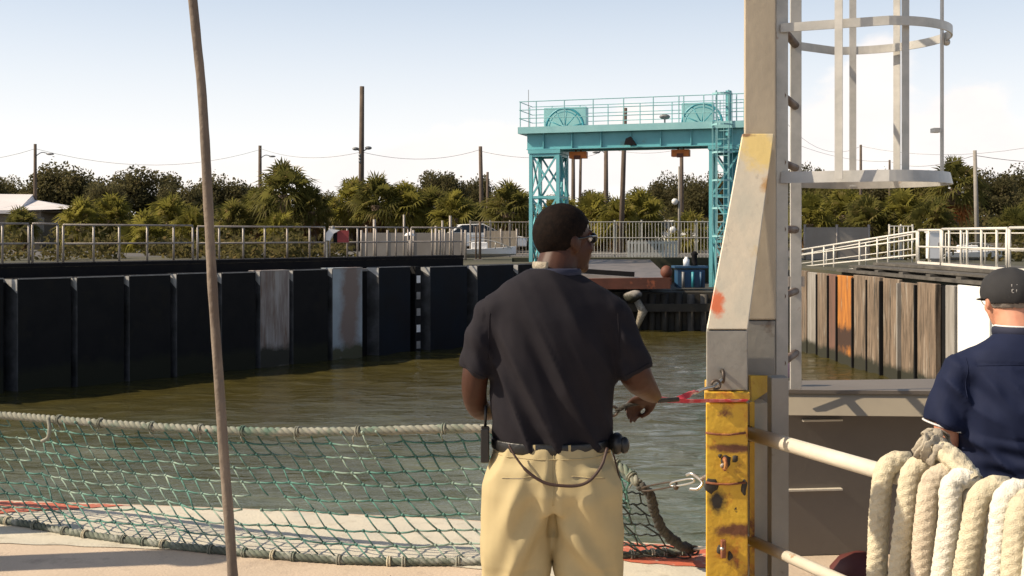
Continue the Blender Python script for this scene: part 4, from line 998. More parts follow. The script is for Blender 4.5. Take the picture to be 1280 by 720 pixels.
palms = [(30, 262, 60, .8, 'palm_dk', 'low dark palm in front of the pale roof'),
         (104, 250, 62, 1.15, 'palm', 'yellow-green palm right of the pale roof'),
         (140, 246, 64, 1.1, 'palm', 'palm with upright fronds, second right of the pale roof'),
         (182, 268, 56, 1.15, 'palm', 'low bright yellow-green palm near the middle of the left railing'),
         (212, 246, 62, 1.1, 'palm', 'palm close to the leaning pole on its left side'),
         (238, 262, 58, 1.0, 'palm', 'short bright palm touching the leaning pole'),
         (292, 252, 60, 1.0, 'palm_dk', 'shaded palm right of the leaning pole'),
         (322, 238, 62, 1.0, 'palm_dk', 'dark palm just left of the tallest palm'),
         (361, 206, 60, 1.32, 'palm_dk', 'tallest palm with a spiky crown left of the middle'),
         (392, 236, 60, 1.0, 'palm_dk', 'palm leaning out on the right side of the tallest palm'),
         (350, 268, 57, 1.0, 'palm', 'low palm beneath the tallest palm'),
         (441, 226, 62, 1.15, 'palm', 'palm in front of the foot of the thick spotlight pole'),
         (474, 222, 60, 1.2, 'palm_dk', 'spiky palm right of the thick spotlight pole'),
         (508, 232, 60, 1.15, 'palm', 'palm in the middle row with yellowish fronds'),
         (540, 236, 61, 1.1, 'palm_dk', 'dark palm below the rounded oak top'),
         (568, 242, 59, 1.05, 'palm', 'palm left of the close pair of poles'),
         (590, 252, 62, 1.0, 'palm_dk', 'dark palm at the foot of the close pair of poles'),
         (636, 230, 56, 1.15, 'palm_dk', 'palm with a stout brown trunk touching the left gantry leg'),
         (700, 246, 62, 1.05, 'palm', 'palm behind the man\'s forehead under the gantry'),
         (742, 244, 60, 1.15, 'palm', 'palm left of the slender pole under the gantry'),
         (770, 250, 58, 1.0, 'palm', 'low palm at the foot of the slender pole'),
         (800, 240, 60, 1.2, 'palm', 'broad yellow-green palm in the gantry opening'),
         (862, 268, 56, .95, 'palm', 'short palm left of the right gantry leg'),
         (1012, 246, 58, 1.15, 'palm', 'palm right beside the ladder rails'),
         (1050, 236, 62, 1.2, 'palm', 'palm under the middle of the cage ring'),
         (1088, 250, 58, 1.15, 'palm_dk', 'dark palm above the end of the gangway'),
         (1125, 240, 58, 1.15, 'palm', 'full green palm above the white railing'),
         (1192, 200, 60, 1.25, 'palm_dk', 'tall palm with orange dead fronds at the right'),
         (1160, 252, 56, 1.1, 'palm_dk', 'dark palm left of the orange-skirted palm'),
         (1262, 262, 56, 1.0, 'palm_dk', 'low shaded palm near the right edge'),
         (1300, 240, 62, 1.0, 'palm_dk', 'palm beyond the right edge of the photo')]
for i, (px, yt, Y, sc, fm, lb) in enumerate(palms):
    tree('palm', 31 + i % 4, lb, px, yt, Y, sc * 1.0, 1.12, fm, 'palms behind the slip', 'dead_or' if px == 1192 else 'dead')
# undergrowth: bushes too dense to count
rnd = random.Random(5); m = MB()
for i in range(330):
    px = rnd.uniform(-120, 1400); Y = rnd.uniform(63, 80); c = XY(px, Y); r = rnd.uniform(.7, 1.5); hh = rnd.uniform(1.2, 3.0)
    if px < 85 and Y < 78: continue
    for k in range(150):
        d = Vector((rnd.gauss(0, 1), rnd.gauss(0, 1), abs(rnd.gauss(0, 1)))).normalized() * (rnd.random() ** .4)
        leaf_quad(m, Vector((c.x + d.x * r, c.y + d.y * r, LAND + .1 + d.z * hh)), rnd.uniform(.12, .26), rnd)
tag(build(m, 'undergrowth', 'brush'), 'dark tangled undergrowth beneath the palms and oaks', 'undergrowth', kind='stuff')
m = MB()
for i in range(60):
    px = rnd.choice([rnd.uniform(-60, 440), rnd.uniform(-60, 440), rnd.uniform(1090, 1400)]); Y = rnd.uniform(38, 50); c = XY(px, Y); r = rnd.uniform(.5, 1.1); hh = rnd.uniform(.6, 1.4)
    for k in range(120):
        d = Vector((rnd.gauss(0, 1), rnd.gauss(0, 1), abs(rnd.gauss(0, 1)))).normalized() * (rnd.random() ** .4)
        leaf_quad(m, Vector((c.x + d.x * r, c.y + d.y * r, LAND + d.z * hh)), rnd.uniform(.07, .15), rnd)
tag(build(m, 'low_bushes', 'brush'), 'low green bushes just behind the walkway', 'bushes', kind='stuff')
# ------------------------------------------------------------------ ferry deck (bow edge is a shallow curve)
edge_px = [(-900, 596), (-500, 606), (-200, 617), (0, 625), (150, 630), (300, 635.5), (450, 643), (600, 651), (700, 664), (780, 676), (880, 683), (930, 686)]
edge = [PZ(x, y) for x, y in edge_px]
ed = catmull(edge, 5)
m = MB(); n_ = len(ed)
m.v = [Vector((p.x, p.y, 0)) for p in ed] + [Vector((1.30, 5.86, 0)), Vector((6.5, 6.4, 0)), Vector((6.5, -8, 0)), Vector((-9.5, -8, 0))]
m.f = [tuple(reversed(range(n_ + 4)))]
o_ = len(m.v)
for p in ed + [Vector((1.30, 5.86, 0)), Vector((6.5, 6.4, 0))]: m.v.append(Vector((p.x, p.y + .02, -.06))); m.v.append(Vector((p.x, p.y + .02, -1.9)))
k_ = n_ + 2
for i in range(k_ - 1):
    a, b = i, i + 1; m.f.append((a, b, o_ + 2 * b, o_ + 2 * a)); m.f.append((o_ + 2 * a, o_ + 2 * b, o_ + 2 * b + 1, o_ + 2 * a + 1))
tag(build(m, 'deck', 'deck'), kind='structure')
def strip(pts_a, pts_b, z, name, mat, lab=None):
    m = MB(); k = len(pts_a); m.v = [Vector((p[0], p[1], z)) for p in pts_a] + [Vector((p[0], p[1], z)) for p in pts_b]
    m.f = [(i, i + 1, k + i + 1, k + i) for i in range(k - 1)]; o = build(m, name, mat); tag(o, kind='structure'); return o
def inset(d0, jit=0, sel=None, seed=1):
    rnd = random.Random(seed); out = []
    for p in (sel or ed): out.append((p.x + rnd.uniform(-jit, jit), p.y - d0 + rnd.uniform(-jit, jit)))
    return out
# pale outer margin of the deck and the painted gutter line on it
strip(inset(.035), inset(.92, .015), .004, 'deck_margin', 'deck_edge')
fine = resample(ed, .045)
mid = [p for p in fine if -2.2 < p.x < .5]
def taper(sel, d, w0, jit, seed):
    rnd = random.Random(seed); k = len(sel); A = []; B = []
    for i, p in enumerate(sel):
        t = i / (k - 1); f = min(1, 8 * t, 8 * (1 - t)); A.append((p.x, p.y - d + rnd.uniform(-jit, jit))); B.append((p.x, p.y - d - w0 * f + rnd.uniform(-jit, jit)))
    return A, B
lf = [p for p in fine if p.x < -2.35]; A, B = taper(lf, .05, .30, .018, 3); strip(A, B, .008, 'red_margin', 'red_paint')
rt = [p for p in fine if p.x > .42]; A, B = taper(rt, .05, .36, .012, 4); strip(A, B, .008, 'red_margin', 'red_paint')
for x in (-2.6, -.6, 1.0):    # weld seams across the deck plates
    mm = MB(); mm.tube([(x, 5.4, .004), (x - .02, 2.0, .004), (x - .05, -4, .004)], .006, 5); tag(build(mm, 'weld_seam', 'deck'), kind='structure')
m = MB(); m.box((-3.05, 5.7, .02), (1.3, .012, .02), R(-12)); 

# unseen posts added out of frame on the left to cast deck shadows
mp = thing('shadow_post', 'beige unseen post added to cast a deck shadow, just outside the left edge of the photo', 'shadow post', (-4.05, 5.42, 0))
build(MB().tube([(-4.05, 5.42, 0), (-4.05, 5.42, 2.1)], .14, 14), 'post', 'beige', mp, True); build(MB().tube([(-4.05, 5.42, 2.1), (-4.05, 5.42, 2.15)], [.19, .18], 14), 'cap', 'beige', mp, True)
mp = thing('bollard', 'shorter beige unseen post added to cast a deck shadow, outside the left edge of the photo', 'bollard', (-3.75, 6.1, 0))  # second added post, only there to throw the far shadow band
build(MB().tube([(-3.75, 6.12, 0), (-3.75, 6.12, 1.05)], .09, 12), 'post', 'beige', mp, True); build(MB().box((-3.75, 6.12, .015), (.4, .3, .03)), 'base_plate', 'beige', mp)

# ------------------------------------------------------------------ beige mast with slanted buttress and yellow foot
ms = thing('mast', 'beige steel mast with slanted buttress and rusty yellow foot at the bow', 'mast', (.95, 4.8, 0))
# tall column behind
build(MB().prism([(1.048, 4.95), (1.192, 4.95), (1.20, 5.12), (1.082, 5.12)], 1.30, 5.2), 'column', 'beige', ms, bevel=.008)
tf0, tf1 = P(928, 167, 4.92), P(968, 167, 4.92); bf0, bf1 = P(883, 412, 4.55), P(935, 412, 4.55)
dp = Vector((0, .36, 0))
m = MB().hexa([bf0, bf1, bf1 + dp * .98 + Vector((.05, 0, 0)), bf0 + dp * .98 + Vector((.07, 0, 0))], [tf0, tf1, tf1 + Vector((0, .02, 0)), tf0 + Vector((0.002, .02, 0))])
build(m, 'buttress', 'beige_hi', ms, bevel=.006)
zl = bf0.z - .004; zy = zf(492, 4.55)
build(MB().prism([(bf0.x, 4.553), (bf1.x, 4.553), (bf1.x + .04, 4.93), (bf0.x + .07, 4.93)], zy + .012, zl), 'lower_box', 'greypost', ms, bevel=.005)
build(MB().prism([(bf0.x - .012, 4.53), (bf1.x + .004, 4.53), (bf1.x + .044, 4.93), (bf0.x + .06, 4.93)], zf(500, 4.53), zy + .008), 'ledge_plate', 'yellow', ms, bevel=.004)
foot = build(MB().prism([(bf0.x - .002, 4.55), (bf1.x, 4.55), (bf1.x + .03, 4.92), (bf0.x + .069, 4.92)], .0, zf(503, 4.55) - .003), 'foot', 'yellow', ms, bevel=.006)
foot['label'] = 'yellow foot with rust runs and black gouges'
# welded brow lines, pad eyes and gouges on the yellow foot
for py in (541, 603):
    build(MB().tube([P(882, py, 4.546), P(895, py + 2, 4.544), P(912, py + 2.5, 4.544), P(932, py, 4.546)], .005, 5), 'weld_bead', 'rust', foot, True)
for px, py, rx, rz_ in ((907, 577, .020, .030), (919, 573, .014, .016), (900, 570, .007, .007), (889, 607, .03, .032), (930, 609, .012, .035), (900, 688, .015, .02), (912, 695, .012, .018)):
    mb = MB().ball(P(px, py, 4.549), (rx, .006, rz_), 10, 6)
    for v in mb.v: v += Vector((noise.noise(v * 60), 0, noise.noise(v * 60 + Vector((5, 5, 5))))) * .008
    build(mb, 'gouge', 'soot', foot, True)
pe = build(MB().ring(P(906, 580, 4.53), .022, .008, 'X', 14, 6), 'pad_eye', 'rust', foot, True)
pe = build(MB().ring(P(903, 470, 4.54), .024, .008, 'X', 14, 6), 'pad_eye', 'darksteel', ms, True)
m = MB().box(P(904, 686, 4.535), (.02, .025, .075)); build(m, 'pad_eye', 'rust', foot, bevel=.004)
# filler column behind and right of the foot
m = MB().prism([(1.052, 4.955), (1.19, 4.955), (1.19, 5.115), (1.052, 5.115)], .0, 1.297); build(m, 'inner_column', 'greypost', ms, bevel=.006)
yb = build(MB().add([P(938, 470, 4.86), P(962, 470, 4.93), P(962, 488, 4.93), P(940, 503, 4.86), P(938, 470, 4.86) + Vector((0, .04, 0)), P(962, 470, 4.93) + Vector((0, .02, 0)), P(962, 488, 4.93) + Vector((0, .02, 0)), P(940, 503, 4.86) + Vector((0, .04, 0))],
                    [(0, 3, 2, 1), (4, 5, 6, 7), (0, 1, 5, 4), (1, 2, 6, 5), (2, 3, 7, 6), (3, 0, 4, 7)]), 'yellow_collar', 'yellow', ms)
a0, a1 = P(938, 505, 4.80), P(958, 505, 4.86)
build(MB().prism([(a0.x, 4.80), (a1.x, 4.84), (a1.x, 4.94), (a0.x, 4.93)], 0, a0.z), 'side_flange', 'pipe', ms, bevel=.003)
build(MB().prism([(a0.x - .004, 4.793), (a0.x + .017, 4.793), (a0.x + .017, 4.799), (a0.x - .004, 4.799)], 0, a0.z + .01), 'yellow_edge', 'yellow', ms)
g0 = P(958, 540, 4.78)
build(MB().prism([(g0.x + .003, 4.70), (g0.x + .083, 4.72), (g0.x + .083, 4.80), (g0.x + .003, 4.78)], 0, zf(470, 4.76)), 'rail_stanchion', 'greypost', ms, bevel=.005)

# ------------------------------------------------------------------ caged ladder beside the mast
ld = thing('caged_ladder', 'pale steel ladder with round safety cage beside the beige mast', 'ladder', (1.24, 5.2, .6))
r0 = P(970, 200, 5.0).x
m = MB(); m.prism([(r0, 5.0), (r0 + .056, 5.0), (r0 + .056, 5.014), (r0, 5.014)], .82, 5.2); build(m, 'side_rail', 'galv', ld, bevel=.003)
r1 = P(988, 200, 5.42).x
m = MB(); m.prism([(r1, 5.42), (r1 + .056, 5.42), (r1 + .056, 5.434), (r1, 5.434)], .92, 5.2); build(m, 'side_rail', 'galv', ld, bevel=.003)
z = 1.10
while z < 4.4:
    build(MB().tube([(r0 + .028, 5.005, z), (r1 + .028, 5.43, z)], .019, 8), 'rung', 'rung', ld, True); z += .305
build(MB().box((r1 + .03, 5.424, zf(352, 5.42)), (.08, .006, .05)), 'splice_plate', 'galv_dull', ld)
cc = Vector((1.655, 5.215, 0)); cr_ = .40
def hoop(z, h, tk, name, mat, flare=0):
    pts = [Vector((r0 + .02, 5.0 - .008, z))]
    for a in range(-90, 91, 4): pts.append(Vector((cc.x + cr_ * math.cos(R(a)), cc.y + (cr_) * math.sin(R(a)), z)))
    pts.append(Vector((r1 + .02, 5.442, z)))
    pts[0].y = 4.993; m = MB(); o = 0; k = len(pts)
    for i, p in enumerate(pts):
        t = (pts[min(i + 1, k - 1)] - pts[max(i - 1, 0)]).normalized(); nn = Vector((t.y, -t.x, 0))
        for (a, b) in ((0, -h / 2), (tk, -h / 2), (tk + flare, h / 2), (flare, h / 2)): m.v.append(p + nn * a + Vector((0, 0, b)))
    for i in range(k - 1):
        for j in range(4): a = i * 4 + j; b = i * 4 + (j + 1) % 4; m.f.append((a, b, b + 4, a + 4))
    m.f += [(0, 1, 2, 3), tuple(4 * (k - 1) + j for j in (3, 2, 1, 0))]
    ob = build(m, name, mat, ld)
    for p_ in ob.data.polygons: p_.use_smooth = False
    return ob
hoop(2.625, .040, .008, 'cage_hoop', 'galv'); hoop(3.6, .040, .008, 'cage_hoop', 'galv'); hoop(1.945, .052, .010, 'cage_ring', 'galv', -.012)
build(MB().ball(Vector((cc.x + cr_ + .01, cc.y, 2.60)), .018, 8, 6), 'bolt', 'galv', ld, True)
for a in (-118, -68, 68, 22, 0, 112):
    if a == -118: p = P(1048, 200, 4.83); p.z = 0; p.y = 4.825
    elif a == 112: p = Vector((P(1066, 200, 5.605).x, 5.605, 0))
    elif a == -68: p = Vector((P(1129, 200, 4.90).x, 4.872, 0))
    elif a == 68: p = Vector((P(1122, 200, 5.55).x, 5.560, 0))
    elif a == 22: continue
    else: p = Vector((cc.x + cr_ - .012, cc.y, 0))
    d_ = (p - cc); d_.z = 0; t = Vector((-d_.y, d_.x, 0)).normalized(); w_ = .034 if a else .026
    nn = d_.normalized() * .004
    m = MB().prism([tuple((p - t * w_ / 2 - nn)[:2]), tuple((p + t * w_ / 2 - nn)[:2]), tuple((p + t * w_ / 2 + nn)[:2]), tuple((p - t * w_ / 2 + nn)[:2])], 1.93, 5.2)
    build(m, 'cage_bar', 'galv', ld)
build(MB().box(P(1170, 163, 5.2), (.035, .05, .02)), 'clip', 'galv', ld)
build(MB().prism([(r0 - .05, 5.016), (r0 + .05, 5.016), (r0 + .05, 5.11), (r0 - .05, 5.11)], 1.93, 1.97), 'bracket', 'galv_dull', ld)

# ------------------------------------------------------------------ bulwark behind the rail
bk = thing('bulwark', 'grey-brown steel bulwark with a beige cap behind the pipe rail', 'bulwark', (2.0, 5.7, 0))
b0, b1 = Vector((P(976, 500, 5.5).x, 5.50, 0)), Vector((3.7, 5.36, 0)); bd_ = (b1 - b0).normalized(); bn = Vector((bd_.y, -bd_.x, 0))
zc = zf(487, 5.52); 
def bb(mb, t0, t1, o0, o1, z0, z1): q = [b0 + bd_ * t0 + bn * o0, b0 + bd_ * t1 + bn * o0, b0 + bd_ * t1 + bn * o1, b0 + bd_ * t0 + bn * o1]; return mb.prism([(v.x, v.y) for v in q], z0, z1)
Lb = (b1 - b0).length
build(MB().prism([(1.30, 5.73), (3.9, 5.98), (3.9, 6.04), (1.30, 5.79)], .004, zc - .020), 'plating', 'bulwark', bk)
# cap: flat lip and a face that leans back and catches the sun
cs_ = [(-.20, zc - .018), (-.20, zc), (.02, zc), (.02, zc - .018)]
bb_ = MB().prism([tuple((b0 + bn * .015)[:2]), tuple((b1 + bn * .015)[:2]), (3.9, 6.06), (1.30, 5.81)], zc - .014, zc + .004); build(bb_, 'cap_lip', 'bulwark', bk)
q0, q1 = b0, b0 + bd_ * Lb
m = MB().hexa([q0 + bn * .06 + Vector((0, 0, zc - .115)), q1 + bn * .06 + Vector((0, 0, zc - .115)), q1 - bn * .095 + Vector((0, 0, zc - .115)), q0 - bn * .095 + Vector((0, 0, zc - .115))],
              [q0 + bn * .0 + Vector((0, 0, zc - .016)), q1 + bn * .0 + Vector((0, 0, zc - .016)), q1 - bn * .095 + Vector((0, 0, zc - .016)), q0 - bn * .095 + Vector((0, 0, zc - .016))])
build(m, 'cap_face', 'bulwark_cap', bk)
for py, x0, x1 in ((530.5, .12, .33), (619, .02, .33), (712, .05, .50)):  # thin pale bars added in place of sun streaks on the plating
    z = zf(py, 5.62); e0 = Vector((1.40, 5.735, z)); ed_ = Vector((.9954, .0957, 0)); build(MB().beam(e0 + ed_ * x0, e0 + ed_ * x1, .05, .009), 'sun_streak', 'pipe', bk)
c = P(990, 458, 5.62)
m = MB().ball(c, (.035, .03, .07), 12, 9)
for v in m.v: v += (v - c).normalized() * noise.noise(v * 30) * .02
tag(build(m, 'bundled_cloth', 'purple', None, True, origin=c - Vector((0, 0, .07))), 'small dark purple cloth bundle on the bulwark cap beside the ladder', 'cloth')
c = P(1075, 700, 5.2); m = MB().tube([(c.x, c.y, 0), (c.x, c.y, .10), (c.x, c.y, .15), (c.x, c.y, .18)], [.14, .14, .10, .03], 16)
tag(build(m, 'capped_vent', 'darkred', None, True, origin=(c.x, c.y, 0)), 'low dark red domed vent on the deck behind the pipe rail', 'vent')

# ------------------------------------------------------------------ pipe rail
pr = thing('pipe_rail', 'cream two-bar pipe rail running from the mast towards the camera', 'railing', (1.37, 4.0, 0))
def RL(t): return Vector((1.03 + .80 * t, 4.83 - 1.93 * t, 0))     # plan line of the rail
zt = lambda t: .815 + .0 * t
top = [Vector((RL(t).x, RL(t).y, zt(t))) for t in (-.02, .25, .5, .75, 1.0)]
build(MB().tube(top, .031, 14), 'top_bar', 'pipe', pr, True)
low = [Vector((RL(t).x + .01, RL(t).y, .345)) for t in (-.02, .5, 1.0)]
build(MB().tube(low, .024, 12), 'lower_bar', 'pipe', pr, True)
build(MB().tube([RL(.97), Vector((RL(.97).x, RL(.97).y, .79))], .028, 12), 'stanchion', 'pipe', pr, True)
build(MB().ring(top[0].lerp(top[1], .12), .032, .006, 'X', 16, 5, mat=Matrix.Rotation(R(20), 3, 'Z')), 'collar', 'darksteel', pr, True)

# ------------------------------------------------------------------ braided mooring rope hung over the rail
def braided(mb, pts, r, seg=28, step=.0065, closed=True):
    ps = catmull(pts, 10); ps = resample(ps, step); n = len(ps); o = len(mb.v); prev = None; s_ = 0
    for i, p in enumerate(ps):
        t = (ps[(i + 1) % n] - ps[i - 1]) if closed else (ps[min(i + 1, n - 1)] - ps[max(i - 1, 0)])
        t.normalize(); a = prev or Vector((1, 0, 0)); u = (a - t * a.dot(t)).normalized(); prev = u; w_ = t.cross(u)
        s_ = i * step
        for k in range(seg):
            an = 2 * math.pi * k / seg; ph = s_ / .032 * 2 * math.pi
            q = max(math.sin(an * 5 + ph), math.sin(an * 5 - ph + 1.57)); rr = r * (1 + .095 * q + .05 * noise.noise(p * 9) + .035 * noise.noise(p * 130 + Vector((k, k, 0))))
            mb.v.append(p + (u * math.cos(an) + w_ * math.sin(an)) * rr)
    for i in range(n if closed else n - 1):
        for k in range(seg):
            a = o + i * seg + k; b = o + i * seg + (k + 1) % seg; c = o + ((i + 1) % n) * seg + (k + 1) % seg; d = o + ((i + 1) % n) * seg + k
            mb.f.append((a, b, c, d))
    return mb
rl = thing('mooring_rope', 'thick cream braided mooring rope hung in loops over the pipe rail', 'rope', (1.5, 3.75, .05))
rdir = (RL(1) - RL(0)).normalized(); rn = Vector((rdir.y, -rdir.x, 0))
if rn.y > 0: rn = -rn                         # towards the camera
# t along the rail, lean of the front leg, bottom height, front gap, material
def t_of(px):
    k = (px - 640) / F; return (k * 4.83 - 1.03) / (.80 + k * 1.93)
loops = [(1128, -.055, .16, .07, 'moor', .0), (1163, -.075, .20, .10, 'moor', .015), (1186, -.045, .13, .085, 'moor_pink', .0), (1211, -.045, .10, .10, 'moor_white', .004),
         (1250, -.075, .12, .09, 'moor', .0), (1277, -.03, .14, .12, 'moor_white', .01), (1298, -.03, .10, .08, 'moor', .0), (1326, -.03, .12, .10, 'moor_white', .0)]
rnd = random.Random(3)
for i, (px, lean, zb, gap, mt, lift) in enumerate(loops):
    t_ = t_of(px); c = RL(t_); c.z = .815; r = .034
    T_ = .031 + r + .004
    rj = lambda: Vector((rnd.uniform(-.009, .009), rnd.uniform(-.009, .009), rnd.uniform(-.006, .006)))
    pts = [c + Vector((0, 0, T_ + lift)), c + rn * (T_ * .85) + rdir * lean * .35 + Vector((0, 0, T_ * .45 + lift)), c + rn * (T_ + .008) + rdir * lean * .5 + Vector((0, 0, -.08)),
           c + rn * (gap * .25 + .055) + rdir * lean * 1.0 + Vector((0, 0, -.32)), c + rn * (gap * .3 + .04) + rdir * lean * 1.4 + Vector((0, 0, -.55)),
           c + rn * .0 + rdir * lean + Vector((0, 0, zb - .815)), c - rn * (.07) + rdir * lean * .5 + Vector((0, 0, -.52)), c - rn * (.085) + rdir * rnd.uniform(-.02, .03) + Vector((0, 0, -.28)),
           c - rn * (T_ + .012) + rdir * .01 + Vector((0, 0, -.05))]
    pts = pts[:2] + [p + rj() for p in pts[2:]]
    pts.append(pts[0] + Vector((0, 0, .0001)))
    mb = braided(MB(), pts[:-1] + [pts[0].lerp(pts[-2], .35)], r, closed=True); lo = build(mb, 'rope_loop', mt, rl, True)
    if mt == 'moor_white': lo['label'] = 'whiter loop of the rope'
# second layer strands behind, and the frayed end tied on top
t_ = t_of(1174); c = RL(t_); c.z = .815
m = MB(); a = c + Vector((0, 0, .095))
braided(m, [a - rdir * .06 + Vector((0, 0, .0)), a + rdir * -.01 + Vector((0, 0, .035)), a + rdir * .07 + Vector((0, -.01, .015)), a + rdir * .15 + Vector((0, .0, -.045))], .034, closed=False)
build(m, 'rope_end', 'moor', rl, True)
m = MB(); kc = P(1160, 558, (c.y))
for k in range(7):
    an = k * .9; o0 = kc + Vector((rnd.uniform(-.03, .03), rnd.uniform(-.03, .02), rnd.uniform(-.02, .02)))
    pts = [o0 + Vector((-.035, 0, -.035)), o0 + Vector((-.03 + .01 * k, -.02, .02)), o0 + Vector((.01, .0, .035)), o0 + Vector((.05, .01, .012)), o0 + Vector((.065, .0, -.05 - .008 * k))]
    m.tube(catmull(pts, 5), [(.015 + .006 * math.sin(j * .8 + k), .0045) for j in range(21)], 8)
for v in m.v: v += Vector((noise.noise(v * 45), noise.noise(v * 45 + Vector((9, 0, 0))), noise.noise(v * 45 + Vector((0, 9, 0))))) * .008
build(m, 'frayed_lashing', 'rag', rl, True)

# ------------------------------------------------------------------ safety net across the bow
nt_ = thing('safety_net', 'sagging green rope net stretched low across the bow of the deck', 'net', (-.5, 5.8, 0))
topc = [P(-320, 506, 6.9), P(-150, 510, 6.75), P(0, 519, 6.5), P(100, 527, 6.25), P(200, 534, 6.05), P(330, 539.5, 5.85), P(450, 539, 5.75), P(605, 536, 5.65), P(700, 548, 5.55), P(770, 580, 5.45), P(800, 606, 5.35)]
botc = [PZ(-320, 632, .02), PZ(-150, 638, .02), PZ(0, 650, .025), PZ(100, 667, .02), PZ(200, 680, .02), PZ(320, 692, .02), PZ(450, 701, .02), PZ(605, 702, .02), PZ(700, 699, .02), PZ(800, 693, .02), P(868, 689, 5.75)]
botc[-1].z = .035
right = [topc[-1], P(812, 618, 5.35), P(818, 640, 5.4), P(828, 662, 5.45), P(846, 679, 5.55), P(868, 688, 5.72)]
laid_rope_m = laid_rope(MB(), topc, .024, pitch=.115, seg=6)
build(laid_rope_m, 'top_rope', 'rope', nt_, True)
build(laid_rope(MB(), botc, .021, pitch=.11, seg=6), 'bottom_rope', 'rope_low', nt_, True)
m = laid_rope(MB(), right, .026, pitch=.09, seg=6)
for v in m.v: v += Vector((noise.noise(v * 30), noise.noise(v * 30 + Vector((9, 0, 0))), noise.noise(v * 30 + Vector((0, 9, 0))))) * .012
build(m, 'side_rope', 'navyrope', nt_, True)
tc_, bc_ = catmull(topc, 30), catmull(botc, 30)
NC = len(tc_) - 1
def at(cv, s): s = max(0, min(1, s)) * (len(cv) - 1); i = min(int(s), len(cv) - 2); return cv[i].lerp(cv[i + 1], s - i)
tl_ = sum((a - b).length for a, b in zip(tc_, tc_[1:]))
ts = resample(tc_, .098); nc = len(ts); rows = 9; rnd = random.Random(21)
def node(i, j, half=0):
    s = (i + .5 * half) / (nc - 1); t = j / rows
    a = at(ts, min(1, max(0, s))); x = a.x
    b = min(bc_, key=lambda q: abs(q.x - x - .035 * rows * t * 0))
    p = a.lerp(b, t ** 1.02); p.z += -.006 * math.sin(t * math.pi); p.y += .10 * math.sin(t * math.pi) * (.6 + .5 * noise.noise(Vector((s * 9, t * 2, 0)))) + .03 * math.sin(s * 40)
    p.x += .20 * t * (t - .35) + .016 * noise.noise(Vector((s * 25, t * 6, 3)))
    p.z += .010 * noise.noise(Vector((s * 30, t * 8, 7)))
    return p
grid = {}
for j in range(rows + 1):
    for i in range(nc): grid[i, j] = node(i, j, j % 2) + Vector((rnd.gauss(0, .004), rnd.gauss(0, .006), rnd.gauss(0, .003) if 0 < j < rows else 0))
twine = MB(); knots = MB()
def strand(a, b, slack=.0):
    md = a.lerp(b, .5) + Vector((rnd.uniform(-.004, .004), 0, -slack)); twine.tube([a, md, b], .0050, 4)
for j in range(rows):
    for i in range(nc):
        if i < nc - 1 and rnd.random() < .03: continue
        a = grid[i, j]
        # each knot hangs from the row above: one steep leg and one flat leg
        i2 = i if j % 2 == 0 else min(i + 1, nc - 1)
        strand(a, grid[i2, j + 1], .002)
        if j > 0 and i < nc - 1:
            c = grid[i, j].lerp(grid[i + 1, j], .5) + Vector((0, 0, -.004)); twine.tube([grid[i, j], c, grid[i + 1, j]], .0050, 4)
        twine.ball(a, .0095, 6, 4)
build(twine, 'mesh', 'net', nt_, True)
# lashings round the two ropes
lash = MB()
for cv, n__, r_ in ((tc_, 17, .027), (bc_, 30, .025)):
    for k in range(n__):
        lash = MB(); s = (k + rnd.random() * .7) / n__; p = at(cv, s); q = at(cv, min(1, s + .01)); t = (q - p).normalized() if (q - p).length > 1e-6 else Vector((1, 0, 0))
        for e in range(2):
            mt_ = t.to_track_quat('Z', 'Y').to_matrix(); lash.ring(p + t * .012 * e, r_, .005, 'Z', 10, 4, mat=mt_)
        lash.tube([p, p + Vector((rnd.uniform(-.02, .02), -.02, -.03)), p + Vector((rnd.uniform(-.03, .03), -.01, -.06))], .004, 4); build(lash, 'lashing', 'rope' if cv is tc_ or k % 3 else 'moor', nt_, True)
pass
m = MB().tube(catmull([P(60, 522, 6.3), P(62, 535, 6.28), P(60, 547, 6.28), P(52, 552, 6.28)], 6), .011, 6); build(m, 'loose_tail', 'rope', nt_, True)
# mesh of the net right of the man (dark)
m = MB()
gr = {}
for j in range(7):
    for i in range(6):
        y = 612 + j * 13.2; xr = [808, 812, 818, 826, 838, 850, 864][j]; x = 764 + (xr - 764) * (i / 5); gr[i, j] = P(x + rnd.uniform(-2, 2), y + i * 1.2 + rnd.uniform(-1.5, 1.5), 5.55 + .02 * j)
for j in range(7):
    for i in range(6):
        if i < 5: m.tube([gr[i, j], gr[i, j].lerp(gr[i + 1, j], .5) - Vector((0, 0, .008)), gr[i + 1, j]], .0042, 4)
        if j < 6 and (i + j) % 2 == 0: m.tube([gr[i, j], gr[min(5, i + (j % 2)), j + 1]], .0042, 4)
build(m, 'torn_mesh', 'net_dk', nt_, True)

